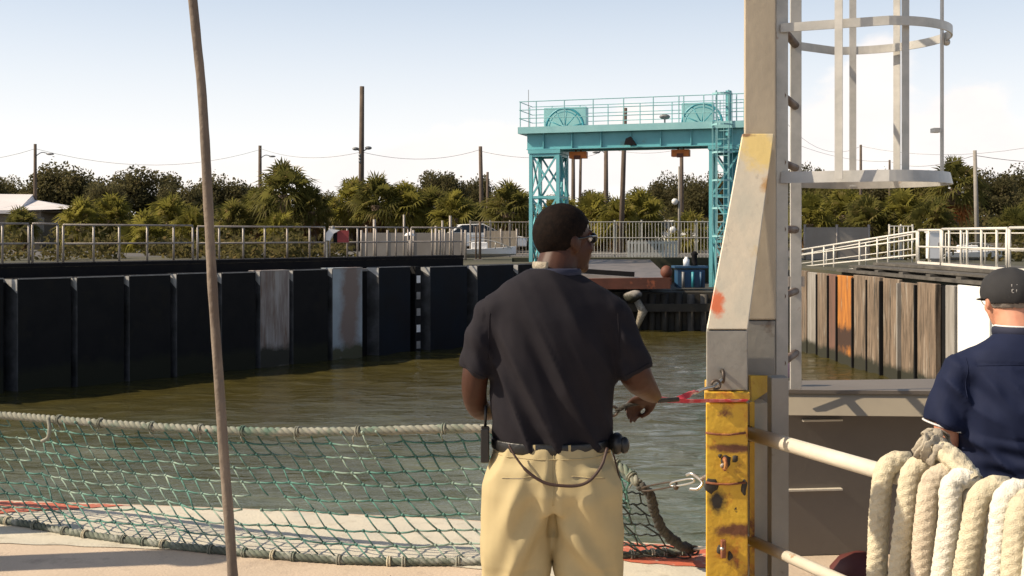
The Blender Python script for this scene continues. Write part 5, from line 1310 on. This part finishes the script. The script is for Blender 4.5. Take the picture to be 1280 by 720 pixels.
# ------------------------------------------------------------------ hooks, strap
hk = thing('hook_chain', 'steel snap hooks linking the net corner to the yellow mast foot', 'hook', P(860, 605, 5.0))
def link(a, b, wd, r, mat, nm):
    a, b = Vector(a), Vector(b); d = (b - a); L = d.length; d.normalize(); u = d.cross(Vector((0, 1, 0))).normalized(); pts = []
    for k in range(24):
        an = 2 * math.pi * k / 24; x = math.cos(an); y = math.sin(an)
        pts.append(a + d * (L / 2 + (L / 2) * (abs(x) ** .7) * (1 if x > 0 else -1)) + u * wd * (abs(y) ** .8) * (1 if y > 0 else -1))
    build(MB().tube(pts, r, 6, closed=True), nm, mat, hk, True)
link(P(802, 612, 5.3), P(846, 604, 5.1), .013, .0045, 'darksteel', 'snap_hook'); link(P(838, 606, 5.12), P(868, 600, 5.0), .012, .0045, 'steel', 'shackle')
build(MB().tube(catmull([P(858, 594, 4.95), P(864, 592, 4.92), P(872, 597, 4.9), P(878, 604, 4.88), P(872, 611, 4.88), P(862, 611, 4.9)], 5), .007, 7), 'hook', 'steel', hk, True)
build(MB().tube([P(876, 599, 4.9), P(890, 592, 4.72), P(904, 581, 4.53)], [.009, .011, .008], 7), 'shank', 'galv_dull', hk, True)
build(MB().ball(P(845, 609, 5.1), .014, 8, 6), 'swivel', 'darksteel', hk, True)
lk = thing('tie_rod', 'thin steel rod tying the bottom net rope to the mast foot', 'rod', P(868, 688, 5.6))
build(MB().tube([P(866, 687, 5.72), P(884, 684, 4.9), P(903, 686, 4.52)], .007, 6), 'rod', 'steel', lk, True); build(MB().ring(P(868, 688, 5.66), .022, .006, 'Y', 14, 6), 'eye', 'darksteel', lk, True)

HAND = P(803, 503, 3.96)
stp = thing('tie_strap', 'red webbing strap pulled tight between the man\'s hand and the mast', 'strap', P(860, 497, 4.3))
def band(pts, wd, tk, nm, mat, twist=0):
    ps = catmull(pts, 8); m = MB(); k = len(ps)
    for i, p in enumerate(ps):
        t = (ps[min(i + 1, k - 1)] - ps[max(i - 1, 0)]).normalized(); u = Vector((0, 0, 1)); u = (u - t * u.dot(t)).normalized(); an = twist * i / k; v_ = t.cross(u)
        a = u * math.cos(an) + v_ * math.sin(an); b = t.cross(a)
        for x, y in ((-1, -1), (1, -1), (1, 1), (-1, 1)): m.v.append(p + a * x * wd / 2 + b * y * tk / 2)
    for i in range(k - 1):
        for j in range(4): q = i * 4 + j; r_ = i * 4 + (j + 1) % 4; m.f.append((q, r_, r_ + 4, q + 4))
    m.f += [(0, 1, 2, 3), tuple(4 * (k - 1) + j for j in (3, 2, 1, 0))]
    return build(m, nm, mat, stp)
band([P(822, 500, 4.0), P(845, 499, 4.15), P(862, 493, 4.25), P(870, 489, 4.3)], .022, .006, 'webbing', 'strap', 5)
band([P(835, 501, 4.1), P(860, 501.5, 4.25), P(885, 501, 4.45), P(934, 500.5, 4.515)], .014, .005, 'webbing', 'strap', 1.0)
build(laid_rope(MB(), [P(770, 514, 3.95), P(784, 507, 3.95), HAND, P(822, 501, 3.98), P(848, 499, 4.16)], .009, pitch=.05), 'lanyard_rope', 'navyrope', stp, True)
build(MB().tube(catmull([P(868, 491, 4.3), P(880, 486, 4.38), P(892, 483, 4.46), P(903, 473, 4.52)], 5), .007, 7), 'snap_hook', 'steel', stp, True)
build(MB().ring(P(895, 481, 4.47), .018, .005, 'Y', 14, 6), 'shackle', 'darksteel', stp, True)
build(MB().ring(P(766, 514, 3.95), .017, .005, 'Y', 16, 6), 'ring', 'darksteel', stp, True)

# ------------------------------------------------------------------ thin weathered pole on the left
pp = [P(238, -30, 2.5), P(241, 0, 2.5), P(247, 60, 2.5), P(252, 110, 2.5), P(257, 190, 2.5), P(262, 290, 2.5), P(267, 380, 2.5), P(274, 480, 2.5), P(280, 570, 2.5), P(287, 660, 2.5), P(291, 720, 2.5), P(304, 900, 2.52), P(318, 1215, 2.55)]
ps = resample(catmull(pp, 8), .025); m = MB(); 
m.tube(ps, [(.0104 + .0028 * i / len(ps)) * (1 + .10 * noise.noise(p * 14) + .05 * noise.noise(p * 50)) for i, p in enumerate(ps)], 12)
pob = build(m, 'leaning_pole', 'oldpole', None, True, origin=(pp[-1].x, pp[-1].y, 0)); tag(pob, 'thin weathered wooden pole leaning slightly, standing on the deck at left', 'pole')
# ------------------------------------------------------------------ people
def organic(mb, name, mat, voxel, smooth_n, parent=None, world=None, post=None, keep=None, toplevel=False):
    """union of closed shapes -> one continuous skin. mb in the person's local frame"""
    me = bpy.data.meshes.new('tmp'); me.from_pydata([tuple(v) for v in mb.v], [], mb.f); me.update()
    bm = bmesh.new(); bm.from_mesh(me); bmesh.ops.recalc_face_normals(bm, faces=bm.faces); bm.to_mesh(me); bm.free()
    o = bpy.data.objects.new('tmp', me); COL.objects.link(o)
    r = o.modifiers.new('r', 'REMESH'); r.mode = 'VOXEL'; r.voxel_size = voxel
    s = o.modifiers.new('s', 'SMOOTH'); s.iterations = smooth_n; s.factor = .5
    dg = bpy.context.evaluated_depsgraph_get(); dg.update()
    ne = bpy.data.meshes.new_from_object(o.evaluated_get(dg)); ne.name = name
    bpy.data.objects.remove(o); bpy.data.meshes.remove(me)
    if keep:
        bm = bmesh.new(); bm.from_mesh(ne); bmesh.ops.delete(bm, geom=[f for f in bm.faces if not keep(f.calc_center_median())], context='FACES')
        bmesh.ops.delete(bm, geom=[v for v in bm.verts if not v.link_faces], context='VERTS'); bm.to_mesh(ne); bm.free()
    if post:
        nn = [v.normal.copy() for v in ne.vertices]
        for v, q in zip(ne.vertices, nn):
            d = post(v.co.copy(), q)
            if isinstance(d, Vector): v.co += d
            else: v.co += q * d
    ne.materials.clear()
    ob = link_mesh(name, ne, mat, parent, True)
    if keep:
        sd_ = ob.modifiers.new('thick', 'SOLIDIFY'); sd_.thickness = .004; sd_.offset = 1
    return ob

def hand(mb, wrist, fdir, pnorm, side, curl, scale=1.0, spread=.0):
    """wrist point, direction of the fingers, palm normal (out of the palm), side=+1 thumb towards cross(f,p)"""
    f = Vector(fdir).normalized(); p = Vector(pnorm); p = (p - f * p.dot(f)).normalized(); s = f.cross(p) * side; w = Vector(wrist); S = scale
    mb.tube([w - f * .02, w + f * .015 * S, w + f * .05 * S, w + f * .088 * S], [(.026 * S, .017 * S), (.028 * S, .016 * S), (.040 * S, .015 * S), (.038 * S, .012 * S)], 12, ref=s)
    for k, (off, ln, r) in enumerate(((.030, .072, .0092), (.010, .080, .0096), (-.010, .074, .0092), (-.029, .058, .0080))):
        b = w + (f * .078 + s * off) * S; d = (f + s * off * (.8 + spread * 8)).normalized(); pts = [b - d * .03]; a = 0; q = b.copy(); pts.append(q.copy())
        for j, (fr, cv) in enumerate(((.45, .55), (.31, .75), (.24, .5))):
            a += curl * cv * (1 + .08 * k); q = q + (d * math.cos(a) + p * math.sin(a)) * ln * fr * S; pts.append(q.copy())
        mb.tube(pts, [r * S, r * S * 1.05, r * S, r * .92 * S, r * .72 * S], 8); mb.ball(pts[-1], r * .75 * S, 8, 6)
    b = w + (f * .025 + s * .028) * S; pts = [b - s * .012, b, b + (f * .028 + s * .018 + p * .012) * S, b + (f * .052 + s * .018 + p * .026) * S, b + (f * .070 + s * .010 + p * .036) * S]
    mb.tube(pts, [.014 * S, .014 * S, .012 * S, .0105 * S, .008 * S], 8); mb.ball(pts[-1], .008 * S, 8, 6)

def head(mb, c, yaw, pitch, S=1.0, fat=1.0):
    m = Matrix.Rotation(yaw, 3, 'Z') @ Matrix.Rotation(pitch, 3, 'X'); c = Vector(c)
    def b(p, r): mb.ball(c + m @ Vector(p) * S, [x * S for x in r], 18, 12, mat=m)
    b((0, -.012, .022), (.077 * fat, .095, .094)); b((0, .028, -.035), (.060 * fat, .066, .078)); b((0, -.01, -.03), (.068 * fat, .075, .065))
    b((0, .060, -.092), (.030 * fat, .026, .024)); b((0, .030, -.088), (.046 * fat, .045, .025))
    b((0, .097, -.022), (.012, .020, .012)); b((0, .089, -.002), (.009, .014, .026)); b((.010, .090, -.027), (.009, .010, .008)); b((-.010, .090, -.027), (.009, .010, .008))
    b((0, .084, -.055), (.024, .014, .007)); b((0, .081, -.066), (.021, .014, .008)); b((0, .074, .024), (.054, .020, .011))
    for s in (-1, 1): b((s * .076 * fat, -.004, -.012), (.008, .020, .031)); b((s * .083 * fat, -.014, -.008), (.006, .014, .026)); b((s * .040 * fat, .062, -.030), (.020, .020, .022))
    return m
def head_bits(parent, Mx, c, m, S=1.0):
    q = base_of(parent); W = lambda p: q @ (Vector(c) + m @ Vector(p) * S)
    for s in (-1, 1):
        e = build(MB().ball(W((s * .031, .076, .004)), .0125 * S, 10, 8), 'eye', 'lens', parent, True)
        build(MB().ball(W((s * .031, .0845, .004)), .0055 * S, 8, 6), 'iris', 'glass', e, True)
    return W

def fold(seed, sc=(9, 9, 3), amp=.006):
    o = Vector((seed, seed * 2.3, 0))
    return lambda p: amp * (1 - abs(noise.noise(Vector((p.x * sc[0], p.y * sc[1], p.z * sc[2])) + o)) * 3.2)

from mathutils.bvhtree import BVHTree
def seams(ob, loc, lines, mat, r=.0016, nm='seam'):
    """thin raised seams laid on the back of a garment"""
    me = ob.data; bvh = BVHTree.FromPolygons([v.co.copy() for v in me.vertices], [tuple(p.vertices) for p in me.polygons])
    for ln in lines:
        pts = []
        for x, z in ln:
            h = bvh.ray_cast(Vector((x, -1, z)), Vector((0, 1, 0)))
            if h[0] is not None: pts.append(h[0] + h[1] * r * .5 + Vector(loc))
        if len(pts) > 2: build(MB().tube(catmull(pts, 3), r, 5), nm, mat, ob, True)
# ---- the deckhand in the dark polo
ph = Vector((.133, 3.66, 0))
def make_person(label, loc, body_mb, skin, voxel=.0065):
    me = organic(body_mb, 'person', skin, voxel, 3); me.location = loc; tag(me, label, 'person'); return me
B = MB()
hc = (.046, .035, 1.668); m = head(B, hc, R(-62), R(2), 1.0, 1.03)
B.tube([(-.005, -.01, 1.50), (.010, .0, 1.56), (.030, .020, 1.625)], [(.078, .072), (.071, .067), (.066, .066)], 16)
B.tube([(0, 0, .92), (0, 0, 1.15), (0, 0, 1.35), (0, 0, 1.46), (0, 0, 1.53)], [(.165, .105), (.165, .11), (.185, .115), (.17, .09), (.08, .06)], 20, ref=(1, 0, 0))
# left arm: goes down, then forward in front of the belly
B.tube(catmull([(-.19, 0, 1.44), (-.232, -.01, 1.32), (-.258, -.015, 1.19), (-.248, .045, 1.105), (-.205, .16, 1.075), (-.145, .26, 1.07)], 4), [(.055 - .0014 * i) for i in range(21)], 14)
hand(B, (-.145, .26, 1.07), (.75, .45, .05), (0, -.2, -1), 1, .5)
# right arm: out, forearm forward and down to the strap
wr = Vector((.372, .255, 1.112))
B.tube(catmull([(.19, 0, 1.44), (.238, -.005, 1.34), (.276, -.01, 1.225), (.322, .09, 1.165), tuple(wr)], 5), [.058 - .0004 * i if i < 10 else .056 - .0028 * (i - 10) for i in range(21)], 14)
hand(B, wr, (-.48, .46, -.30), (-.32, -.30, -.88), -1, .80, 1.0)
for s in (-1, 1):
    B.tube([(s * .09, 0, .95), (s * .11, .01, .50), (s * .12, -.01, .10)], [.075, .055, .042], 14)
    B.tube([(s * .12, -.03, .075), (s * .125, .07, .05), (s * .135, .17, .045)], [(.035, .035), (.036, .04), (.03, .035)], 10)
p1 = make_person('man seen from behind in charcoal polo shirt and khaki trousers, pulling a red strap', ph, B, M['skin_dark'])
W1 = head_bits(p1, None, hc, m)
# hair: close-cropped cap of the skull
hm = MB(); hm.ball(Vector(hc) + m @ Vector((0, -.013, .024)), (.0825, .0995, .0975), 36, 26, mat=m)
def keep1(c):
    l_ = m.transposed() @ (c - Vector(hc)); y = l_.y
    lim = .052 if y > .055 else (.052 - (.055 - y) * .9 if y > -.0 else max(.0025 + y * .9, -.058))
    return l_.z > lim
organic(hm, 'hair', M['hair'], .006, 1, p1, keep=keep1, post=lambda p, n_: noise.noise(p * 60) * .001)
# polo shirt
Sm = MB()
Sm.tube([(.0, .005, .985), (0, .005, 1.03), (0, .0, 1.12), (0, -.002, 1.24), (.0, -.002, 1.34), (.005, -.005, 1.42), (.005, -.01, 1.475), (.006, -.012, 1.518), (.010, -.008, 1.568)],
        [(.203, .142), (.206, .148), (.205, .148), (.208, .150), (.216, .150), (.222, .140), (.214, .118), (.172, .100), (.092, .080)], 28, ref=(1, 0, 0))
Sm.tube([(-.14, 0, 1.455), (-.188, -.002, 1.408), (-.222, -.008, 1.335), (-.252, -.012, 1.225)], [.070, .076, .072, .067], 20)
Sm.tube([(.14, 0, 1.455), (.190, 0, 1.412), (.230, -.005, 1.335), (.270, -.008, 1.225)], [.070, .078, .075, .070], 20)
Sm.ball((-.165, -.004, 1.44), (.085, .085, .060)); Sm.ball((.172, -.004, 1.437), (.085, .085, .060))
def polo_fold(p, n_):
    d = 0; back = max(0, -n_.y)
    # long diagonal folds fanning from the right armpit across the back
    u = p.x * 1.0 - (1.42 - p.z) * .42; k = Vector((u * 15, p.z * 1.6, 1.3)); a = 1 - abs(noise.noise(k)) * 3
    d += .0115 * a * (.35 + back) * min(1, max(.15, (1.50 - p.z) / .25))
    k2 = Vector((p.x * 7, p.z * 5 + p.x * 8, 7.7)); d += .009 * (1 - abs(noise.noise(k2)) * 3) * (.3 + back * .5)
    if p.z < 1.10: d += .006 * math.sin(p.z * 95 + p.x * 9 + 3 * noise.noise(p * 6)) * (1.10 - p.z) / .12 * (.4 + .6 * noise.noise(p * 9))
    if abs(p.x) > .225: d += .007 * noise.noise(Vector((p.x * 18, p.y * 14, p.z * 9))) + .004 * math.sin(p.z * 60 + p.x * 40)
    return d - .004
shirt1 = organic(Sm, 'polo_shirt', M['polo'], .0085, 14, p1, post=polo_fold)
# collar and the light inner band at the neck
Cm = MB()
Wb = base_of(p1)
ringp = [Vector((.010 + .083 * math.cos(R(a)), -.006 + .078 * math.sin(R(a)), 1.558 - .022 * math.sin(R(a)) * (1 if math.sin(R(a)) > 0 else .1))) for a in range(0, 360, 15)]
Cm.tube([Wb @ p for p in ringp], [(.016, .006)] * len(ringp), 8, closed=True, ref=(0, 0, 1)); build(Cm, 'collar', 'navycollar', p1, True)
Cm = MB(); arc = [Vector((.012 + .074 * math.cos(R(a)), -.004 + .072 * math.sin(R(a)), 1.585)) for a in range(168, 252, 8)]
Cm.tube([Wb @ p for p in arc], [(.013, .004)] * len(arc), 8, ref=(0, 0, 1)); build(Cm, 'neck_band', 'rag', p1, True)
# trousers
Tm = MB()
Tm.tube([(0, .0, 1.005), (0, 0, .97), (0, -.005, .90), (0, -.012, .85), (0, -.005, .80)], [(.196, .135), (.200, .142), (.220, .152), (.228, .156), (.205, .130)], 28, ref=(1, 0, 0))
for s in (-1, 1):
    Tm.tube([(s * .104, -.006, .92), (s * .112, -.012, .84), (s * .117, -.006, .72), (s * .124, 0, .56), (s * .135, 0, .36), (s * .138, -.005, .16), (s * .138, -.005, .055)], [(.108, .140), (.121, .148), (.120, .136), (.114, .118), (.095, .105), (.088, .100), (.092, .105)], 22, ref=(1, 0, 0))
def kh(p, n_):
    back = max(0, -n_.y); d = .010 * (1 - abs(noise.noise(Vector((p.x * 8, p.z * 5 + abs(p.x) * 6, 2)))) * 3) * (.4 + .6 * back)
    s = 1 if p.x > 0 else -1; ax = abs(p.x)
    # folds radiating from the seat down and outwards
    if p.z < .90: u = p.z - .78 + ax * 1.5; d += .011 * math.sin(u * 34 + 2.5 * noise.noise(Vector((p.x * 4, 0, p.z * 4)))) * math.exp(-((ax - .07) / .085) ** 2) * math.exp(-((p.z - .72) / .16) ** 2) * (back + .1)
    if ax < .02 and p.z > .70 and n_.y < 0: d -= .012 * (1 - ax / .02)
    d += .005 * math.sin(p.z * 34 + s * p.x * 20 + 4 * noise.noise(p * 3)) * (1 if p.z < .6 else .2)
    return d
tr = organic(Tm, 'trousers', M['khaki'], .0085, 12, p1, post=kh)
# back seam details: pocket welts, belt loops, creases
L1 = lambda x, y, z: Wb @ Vector((x, y, z))
belt = [L1(.197 * math.cos(R(a)) * 1.012, .140 * math.sin(R(a)) * 1.012, .995) for a in range(0, 360, 12)]
build(MB().tube(belt, [(.019, .004)] * len(belt), 8, closed=True, ref=(0, 0, 1)), 'belt', 'leather', p1, True)
for a in (-108, -75):
    p = L1(.199 * math.cos(R(a)), .1435 * math.sin(R(a)), .990); build(MB().box(p, (.009, .004, .042), R(a + 90)), 'belt_loop', 'khaki', tr, bevel=.001)
seams(tr, ph, [[(.0 + .002 * math.sin(i), .985 - .015 * i) for i in range(12)], [(-.165 + .012 * i, .905 + .001 * i) for i in range(10)], [(.057 + .012 * i, .915 - .001 * i) for i in range(10)], [(-.19 + .02 * i, .967) for i in range(20)]], 'khaki', .0017)
seams(tr, ph, [[(-.165 + .012 * i, .9025 + .001 * i) for i in range(10)], [(.057 + .012 * i, .9125 - .001 * i) for i in range(10)]], 'rag', .0009, 'pocket_slit')
seams(shirt1, ph, [[(-.205 - .001 * i, 1.43 - .022 * i) for i in range(8)], [(.212 + .001 * i, 1.43 - .022 * i) for i in range(8)],
                   [(-.308 + .013 * i, 1.262 - .006 * i) for i in range(8)], [(.225 + .013 * i, 1.222 + .006 * i) for i in range(8)]], 'polo', .0018)
# sunglasses
gl = [W1((s * .031 + dx, .094 - abs(dx) * .12, .006 + dz)) for s in (-1, 1) for dx, dz in ((0, 0),)]
gm_ = MB()
for s in (-1, 1): gm_.ball(W1((s * .033, .090, .004)), (.026, .008, .018), 12, 8, mat=m)
for s in (-1, 1): gm_.tube([W1((s * .060, .085, .010)), W1((s * .078, .05, .010)), W1((s * .0845, -.005, .004))], .0035, 6)
gm_.tube([W1((-.02, .096, .008)), W1((.02, .096, .008))], .0035, 6); build(gm_, 'sunglasses', 'glass', p1, True)
for s in (-1, 1):   # shoes
    sm_ = MB(); sm_.ball((s * .135, .06, .045), (.05, .15, .05), 16, 10); sm_.ball((s * .135, -.03, .06), (.045, .06, .06), 12, 8)
    organic(sm_, 'shoe', M['leather'], .01, 2, p1)
# things he carries: radio, pouch, lanyard
rc = L1(-.222, -.035, 1.0)
ra = build(MB().prism([(rc.x - .014, rc.y - .03), (rc.x + .014, rc.y - .03), (rc.x + .014, rc.y + .03), (rc.x - .014, rc.y + .03)], rc.z - .062, rc.z + .050), 'radio', 'plastic', None, bevel=.004, origin=rc)
for v in ra.data.vertices: pass
tag(ra, 'small black radio clipped on the left side of the khaki man\'s belt', 'radio')
ant = build(MB().tube([rc + Vector((0, .015, .05)), rc + Vector((.002, .015, .12))], .005, 6), 'antenna', 'plastic', ra, True)
pc = L1(.212, -.050, 1.0); pm = MB().ball(pc, (.026, .045, .036), 14, 10); pm.ball(pc + Vector((.022, -.02, -.002)), (.018, .022, .028), 12, 8)
pou = build(pm, 'belt_pouch', 'leather', None, True, origin=pc); tag(pou, 'black pouch on the right side of the khaki man\'s belt', 'pouch')
q = lambda px, py, y=-.19: Vector(((px - 640) / F * (3.66 + y), 3.66 + y, EYE - (py - HOR) / F * (3.66 + y)))
cl = catmull([q(636, 556, -.150), q(645, 572, -.168), q(660, 590, -.178), q(680, 603, -.182), q(700, 607, -.182), q(722, 607, -.178), q(738, 600, -.172), q(752, 582, -.150), q(759, 560, -.12)], 8)
lm = MB().tube(cl, [.0035 if i < 14 else .0052 for i in range(len(cl))], 7)
tag(build(lm, 'lanyard', 'cord', None, True, origin=cl[0]), 'dark brown leather lanyard looping across the back of the khaki trousers', 'lanyard')
c2 = catmull([q(764, 556, -.06), q(770, 580, -.05), q(775, 600, -.04), q(777, 622, -.03)], 6)
tag(build(MB().tube(c2, .003, 6), 'key_cord', 'cord', None, True, origin=c2[0]), 'thin dark cord hanging from the black pouch along the right hip', 'cord')

# ---- the heavier man in the cap at the right edge
p2l = Vector((1.905, 4.12, 0)); S2 = .93
B = MB(); hc2 = (-.030, .03, 1.440); m2 = head(B, hc2, R(5), R(-4), .96, 1.10)
B.tube([(-.01, -.02, 1.27), (-.012, -.012, 1.335), (-.022, .010, 1.40)], [(.085, .080), (.074, .072), (.070, .070)], 16)
B.tube([(0, 0, .74), (0, 0, .95), (0, 0, 1.12), (0, 0, 1.22), (0, 0, 1.29)], [(.19, .14), (.20, .15), (.20, .13), (.17, .10), (.08, .06)], 20, ref=(1, 0, 0))
for s in (-1, 1):
    B.tube(catmull([(s * .20, 0, 1.20), (s * .255, -.005, 1.08), (s * .272, -.0, .955), (s * .255, .05, .86), (s * .19, .20, .80), (s * .15, .28, .80)], 4), [.058 - .0013 * i for i in range(21)], 14)
    hand(B, (s * .15, .28, .80), (-s * .35, .75, .05), (0, 0, -1), s, .5, .96)
    B.tube([(s * .10, 0, .76), (s * .11, .01, .42), (s * .12, -.01, .09)], [.085, .06, .045], 14)
    B.tube([(s * .12, -.03, .07), (s * .125, .07, .05), (s * .13, .16, .045)], [(.035, .035), (.036, .04), (.03, .035)], 10)
p2 = make_person('heavy man seen from behind in navy shirt and black cap at the right edge', p2l, B, M['skin_pale'])
W2 = head_bits(p2, None, hc2, m2, .96); Wb2 = base_of(p2)
hm = MB(); hm.ball(Vector(hc2) + m2 @ Vector((0, -.013, .020)), (.0855, .0945, .090), 32, 24, mat=m2)
def keep2(c):
    l_ = m2.transposed() @ (c - Vector(hc2)); return l_.z > (-.030 if l_.y < -.01 else .0 + l_.y * .5) and l_.y < .05
organic(hm, 'hair', M['hair_grey'], .006, 1, p2, keep=keep2, post=lambda p, n_: -.002 + noise.noise(p * 60) * .001)
# cap: crown, brim, strap opening, embroidery
cm = MB(); cm.ball(Vector(hc2) + m2 @ Vector((0, -.010, .030)), (.0945, .107, .088), 36, 26, mat=m2)
cp = organic(cm, 'cap', M['cap'], .005, 1, p2, keep=lambda c: (m2.transposed() @ (c - Vector(hc2))).z > .004 - .14 * ((m2.transposed() @ (c - Vector(hc2))).y < -.03) * .12,
             post=lambda p, n_: .0015 * math.cos(6 * math.atan2((m2.transposed() @ (p - Vector(hc2))).x, (m2.transposed() @ (p - Vector(hc2))).y)) + noise.noise(p * 30) * .0015)
br = MB(); 
for i in range(13):
    a = R(48 + i * 84 / 12); 
    for rr, dz in ((.088, 0), (.118, -.012)): 
        p = W2((rr * 1.02 * math.cos(a), rr * math.sin(a) * 1.06, .012 + dz * math.sin(a) ** 2)); br.v += [p, p - Vector((0, 0, .004))]
for i in range(12):
    a = i * 4; br.f += [(a, a + 2, a + 6, a + 4), (a + 1, a + 5, a + 7, a + 3), (a + 2, a + 3, a + 7, a + 6), (a, a + 4, a + 5, a + 1)]
br.f += [(0, 1, 3, 2), (48, 50, 51, 49)]
build(br, 'brim', 'cap', cp)
em = MB()
def capsurf(al, z, off=.0125):  # on the back of the cap
    k = math.sqrt(max(.05, 1 - ((z - .030) / .088) ** 2)); return W2((( .0945 * k + off - .006) * math.sin(al), -.010 - (.107 * k + off - .006) * math.cos(al), z))
for row, (za, n__) in enumerate(((.052, 6), (.032, 7))):
    for k in range(n__):
        al = R(-26 + k * 52 / (n__ - 1)); p = capsurf(al, za); d1 = .0055 + .002 * ((k * 7 + row * 3) % 3)
        em.tube([p - Vector((0, 0, .006)), p + Vector((0, 0, .006))], .0022, 5)
        em.tube([capsurf(al, za + .006), capsurf(al + R(4), za + .006 - .004 * (k % 2))], .002, 5)
        if (k + row) % 2: em.tube([capsurf(al, za - .006), capsurf(al + R(4), za - .006)], .002, 5)
build(em, 'embroidery', 'capgrey', cp, True)
build(MB().tube([capsurf(R(a), .010, .0105) for a in range(-34, 35, 6)], [(.006, .0025)] * 12, 6, ref=(0, 0, 1)), 'cap_strap', 'cap', cp, True)
gm_ = MB()
for s in (-1, 1):
    gm_.ring(W2((s * .033, .098, .0)), .022, .0016, 'Y', 18, 5, mat=m2); gm_.tube([W2((s * .056, .095, .006)), W2((s * .080, .06, .006)), W2((s * .092, -.004, .002)), W2((s * .090, -.018, -.014))], .0018, 5)
gm_.tube([W2((-.011, .1, .003)), W2((.011, .1, .003))], .0016, 5); build(gm_, 'glasses', 'darksteel', p2, True)
Sm = MB()
Sm.tube([(.0, .0, .755), (0, .0, .80), (0, -.0, .92), (0, -.012, 1.04), (.0, -.018, 1.14), (.0, -.022, 1.21), (.0, -.022, 1.262), (.0, -.018, 1.298), (.0, -.014, 1.332)],
        [(.236, .18), (.240, .185), (.240, .185), (.243, .180), (.246, .165), (.236, .145), (.195, .122), (.130, .102), (.086, .084)], 28, ref=(1, 0, 0))
for s in (-1, 1):
    Sm.tube([(s * .14, -.01, 1.20), (s * .215, -.01, 1.165), (s * .256, -.008, 1.07), (s * .284, -.004, .972)], [.082, .092, .086, .080], 20); Sm.ball((s * .18, -.012, 1.17), (.095, .10, .085))
def navy_fold(p, n_):
    back = max(0, -n_.y); u = p.x * 1.0 + (p.z - 1.0) * .9
    d = .019 * (1 - abs(noise.noise(Vector((u * 9, (p.z - p.x) * 2.4, 4.4)))) * 3.2) * (.3 + back) * min(1, max(0, (1.22 - p.z) / .10))
    if p.z < .95: d += .006 * math.sin(p.z * 70 + p.x * 10 + 4 * noise.noise(p * 4)) * (.3 + back)
    if abs(p.z - (1.215 - .0 * abs(p.x))) < .007 and n_.y < -.3 and abs(p.x) < .2: d -= .004
    if abs(p.x) > .25: d += .007 * noise.noise(Vector((p.x * 18, p.y * 14, p.z * 8)))
    return d - .004
shirt2 = organic(Sm, 'shirt', M['navy'], .0085, 7, p2, post=navy_fold)
seams(shirt2, p2l, [[(-.20 + .02 * i, 1.205 + .012 * math.cos(i * .16 - 1.6)) for i in range(21)], [(.0, 1.20 - .02 * i) for i in range(22)], [(-.225 - .002 * i, 1.25 - .02 * i) for i in range(9)], [(-.335 + .012 * i, 1.000 - .006 * i) for i in range(9)]], 'navy', .0018)
arc = [Wb2 @ Vector((-.004 + .093 * math.cos(R(a)), -.012 + .090 * math.sin(R(a)), 1.330 - .02 * max(0, math.sin(R(a))))) for a in range(0, 360, 12)]
co = build(MB().tube(arc, [(.017, .006)] * len(arc), 8, closed=True, ref=(0, 0, 1)), 'collar', 'navycollar', p2, True)
arc2 = [p + Vector((0, 0, .017)) for p in arc]; build(MB().tube(arc2, .0035, 6, closed=True), 'collar_piping', 'piping', co, True)
for s in (-1, 1):
    ax = (Vector((s * .284, -.004, .972)) - Vector((s * .256, -.008, 1.07))).normalized(); mt_ = ax.to_track_quat('Z', 'Y').to_matrix()
    build(MB().ring(Wb2 @ (Vector((s * .284, -.004, .972)) + ax * .002), .0775, .0038, 'Z', 26, 6, mat=mt_), 'sleeve_piping', 'piping', p2, True)
Tm = MB()
Tm.tube([(0, 0, .80), (0, 0, .72), (0, -.01, .62)], [(.215, .165), (.225, .17), (.215, .155)], 24, ref=(1, 0, 0))
for s in (-1, 1): Tm.tube([(s * .11, 0, .68), (s * .12, 0, .5), (s * .125, 0, .3), (s * .125, 0, .05)], [(.112, .13), (.105, .12), (.09, .10), (.088, .10)], 20, ref=(1, 0, 0))
organic(Tm, 'trousers', M['cap'], .011, 3, p2, post=lambda p, n_: .006 * noise.noise(p * 7))
for s in (-1, 1):
    sm_ = MB(); sm_.ball((s * .13, .05, .045), (.05, .14, .05), 16, 10); sm_.ball((s * .13, -.03, .06), (.045, .06, .06), 12, 8); organic(sm_, 'shoe', M['leather'], .01, 2, p2)
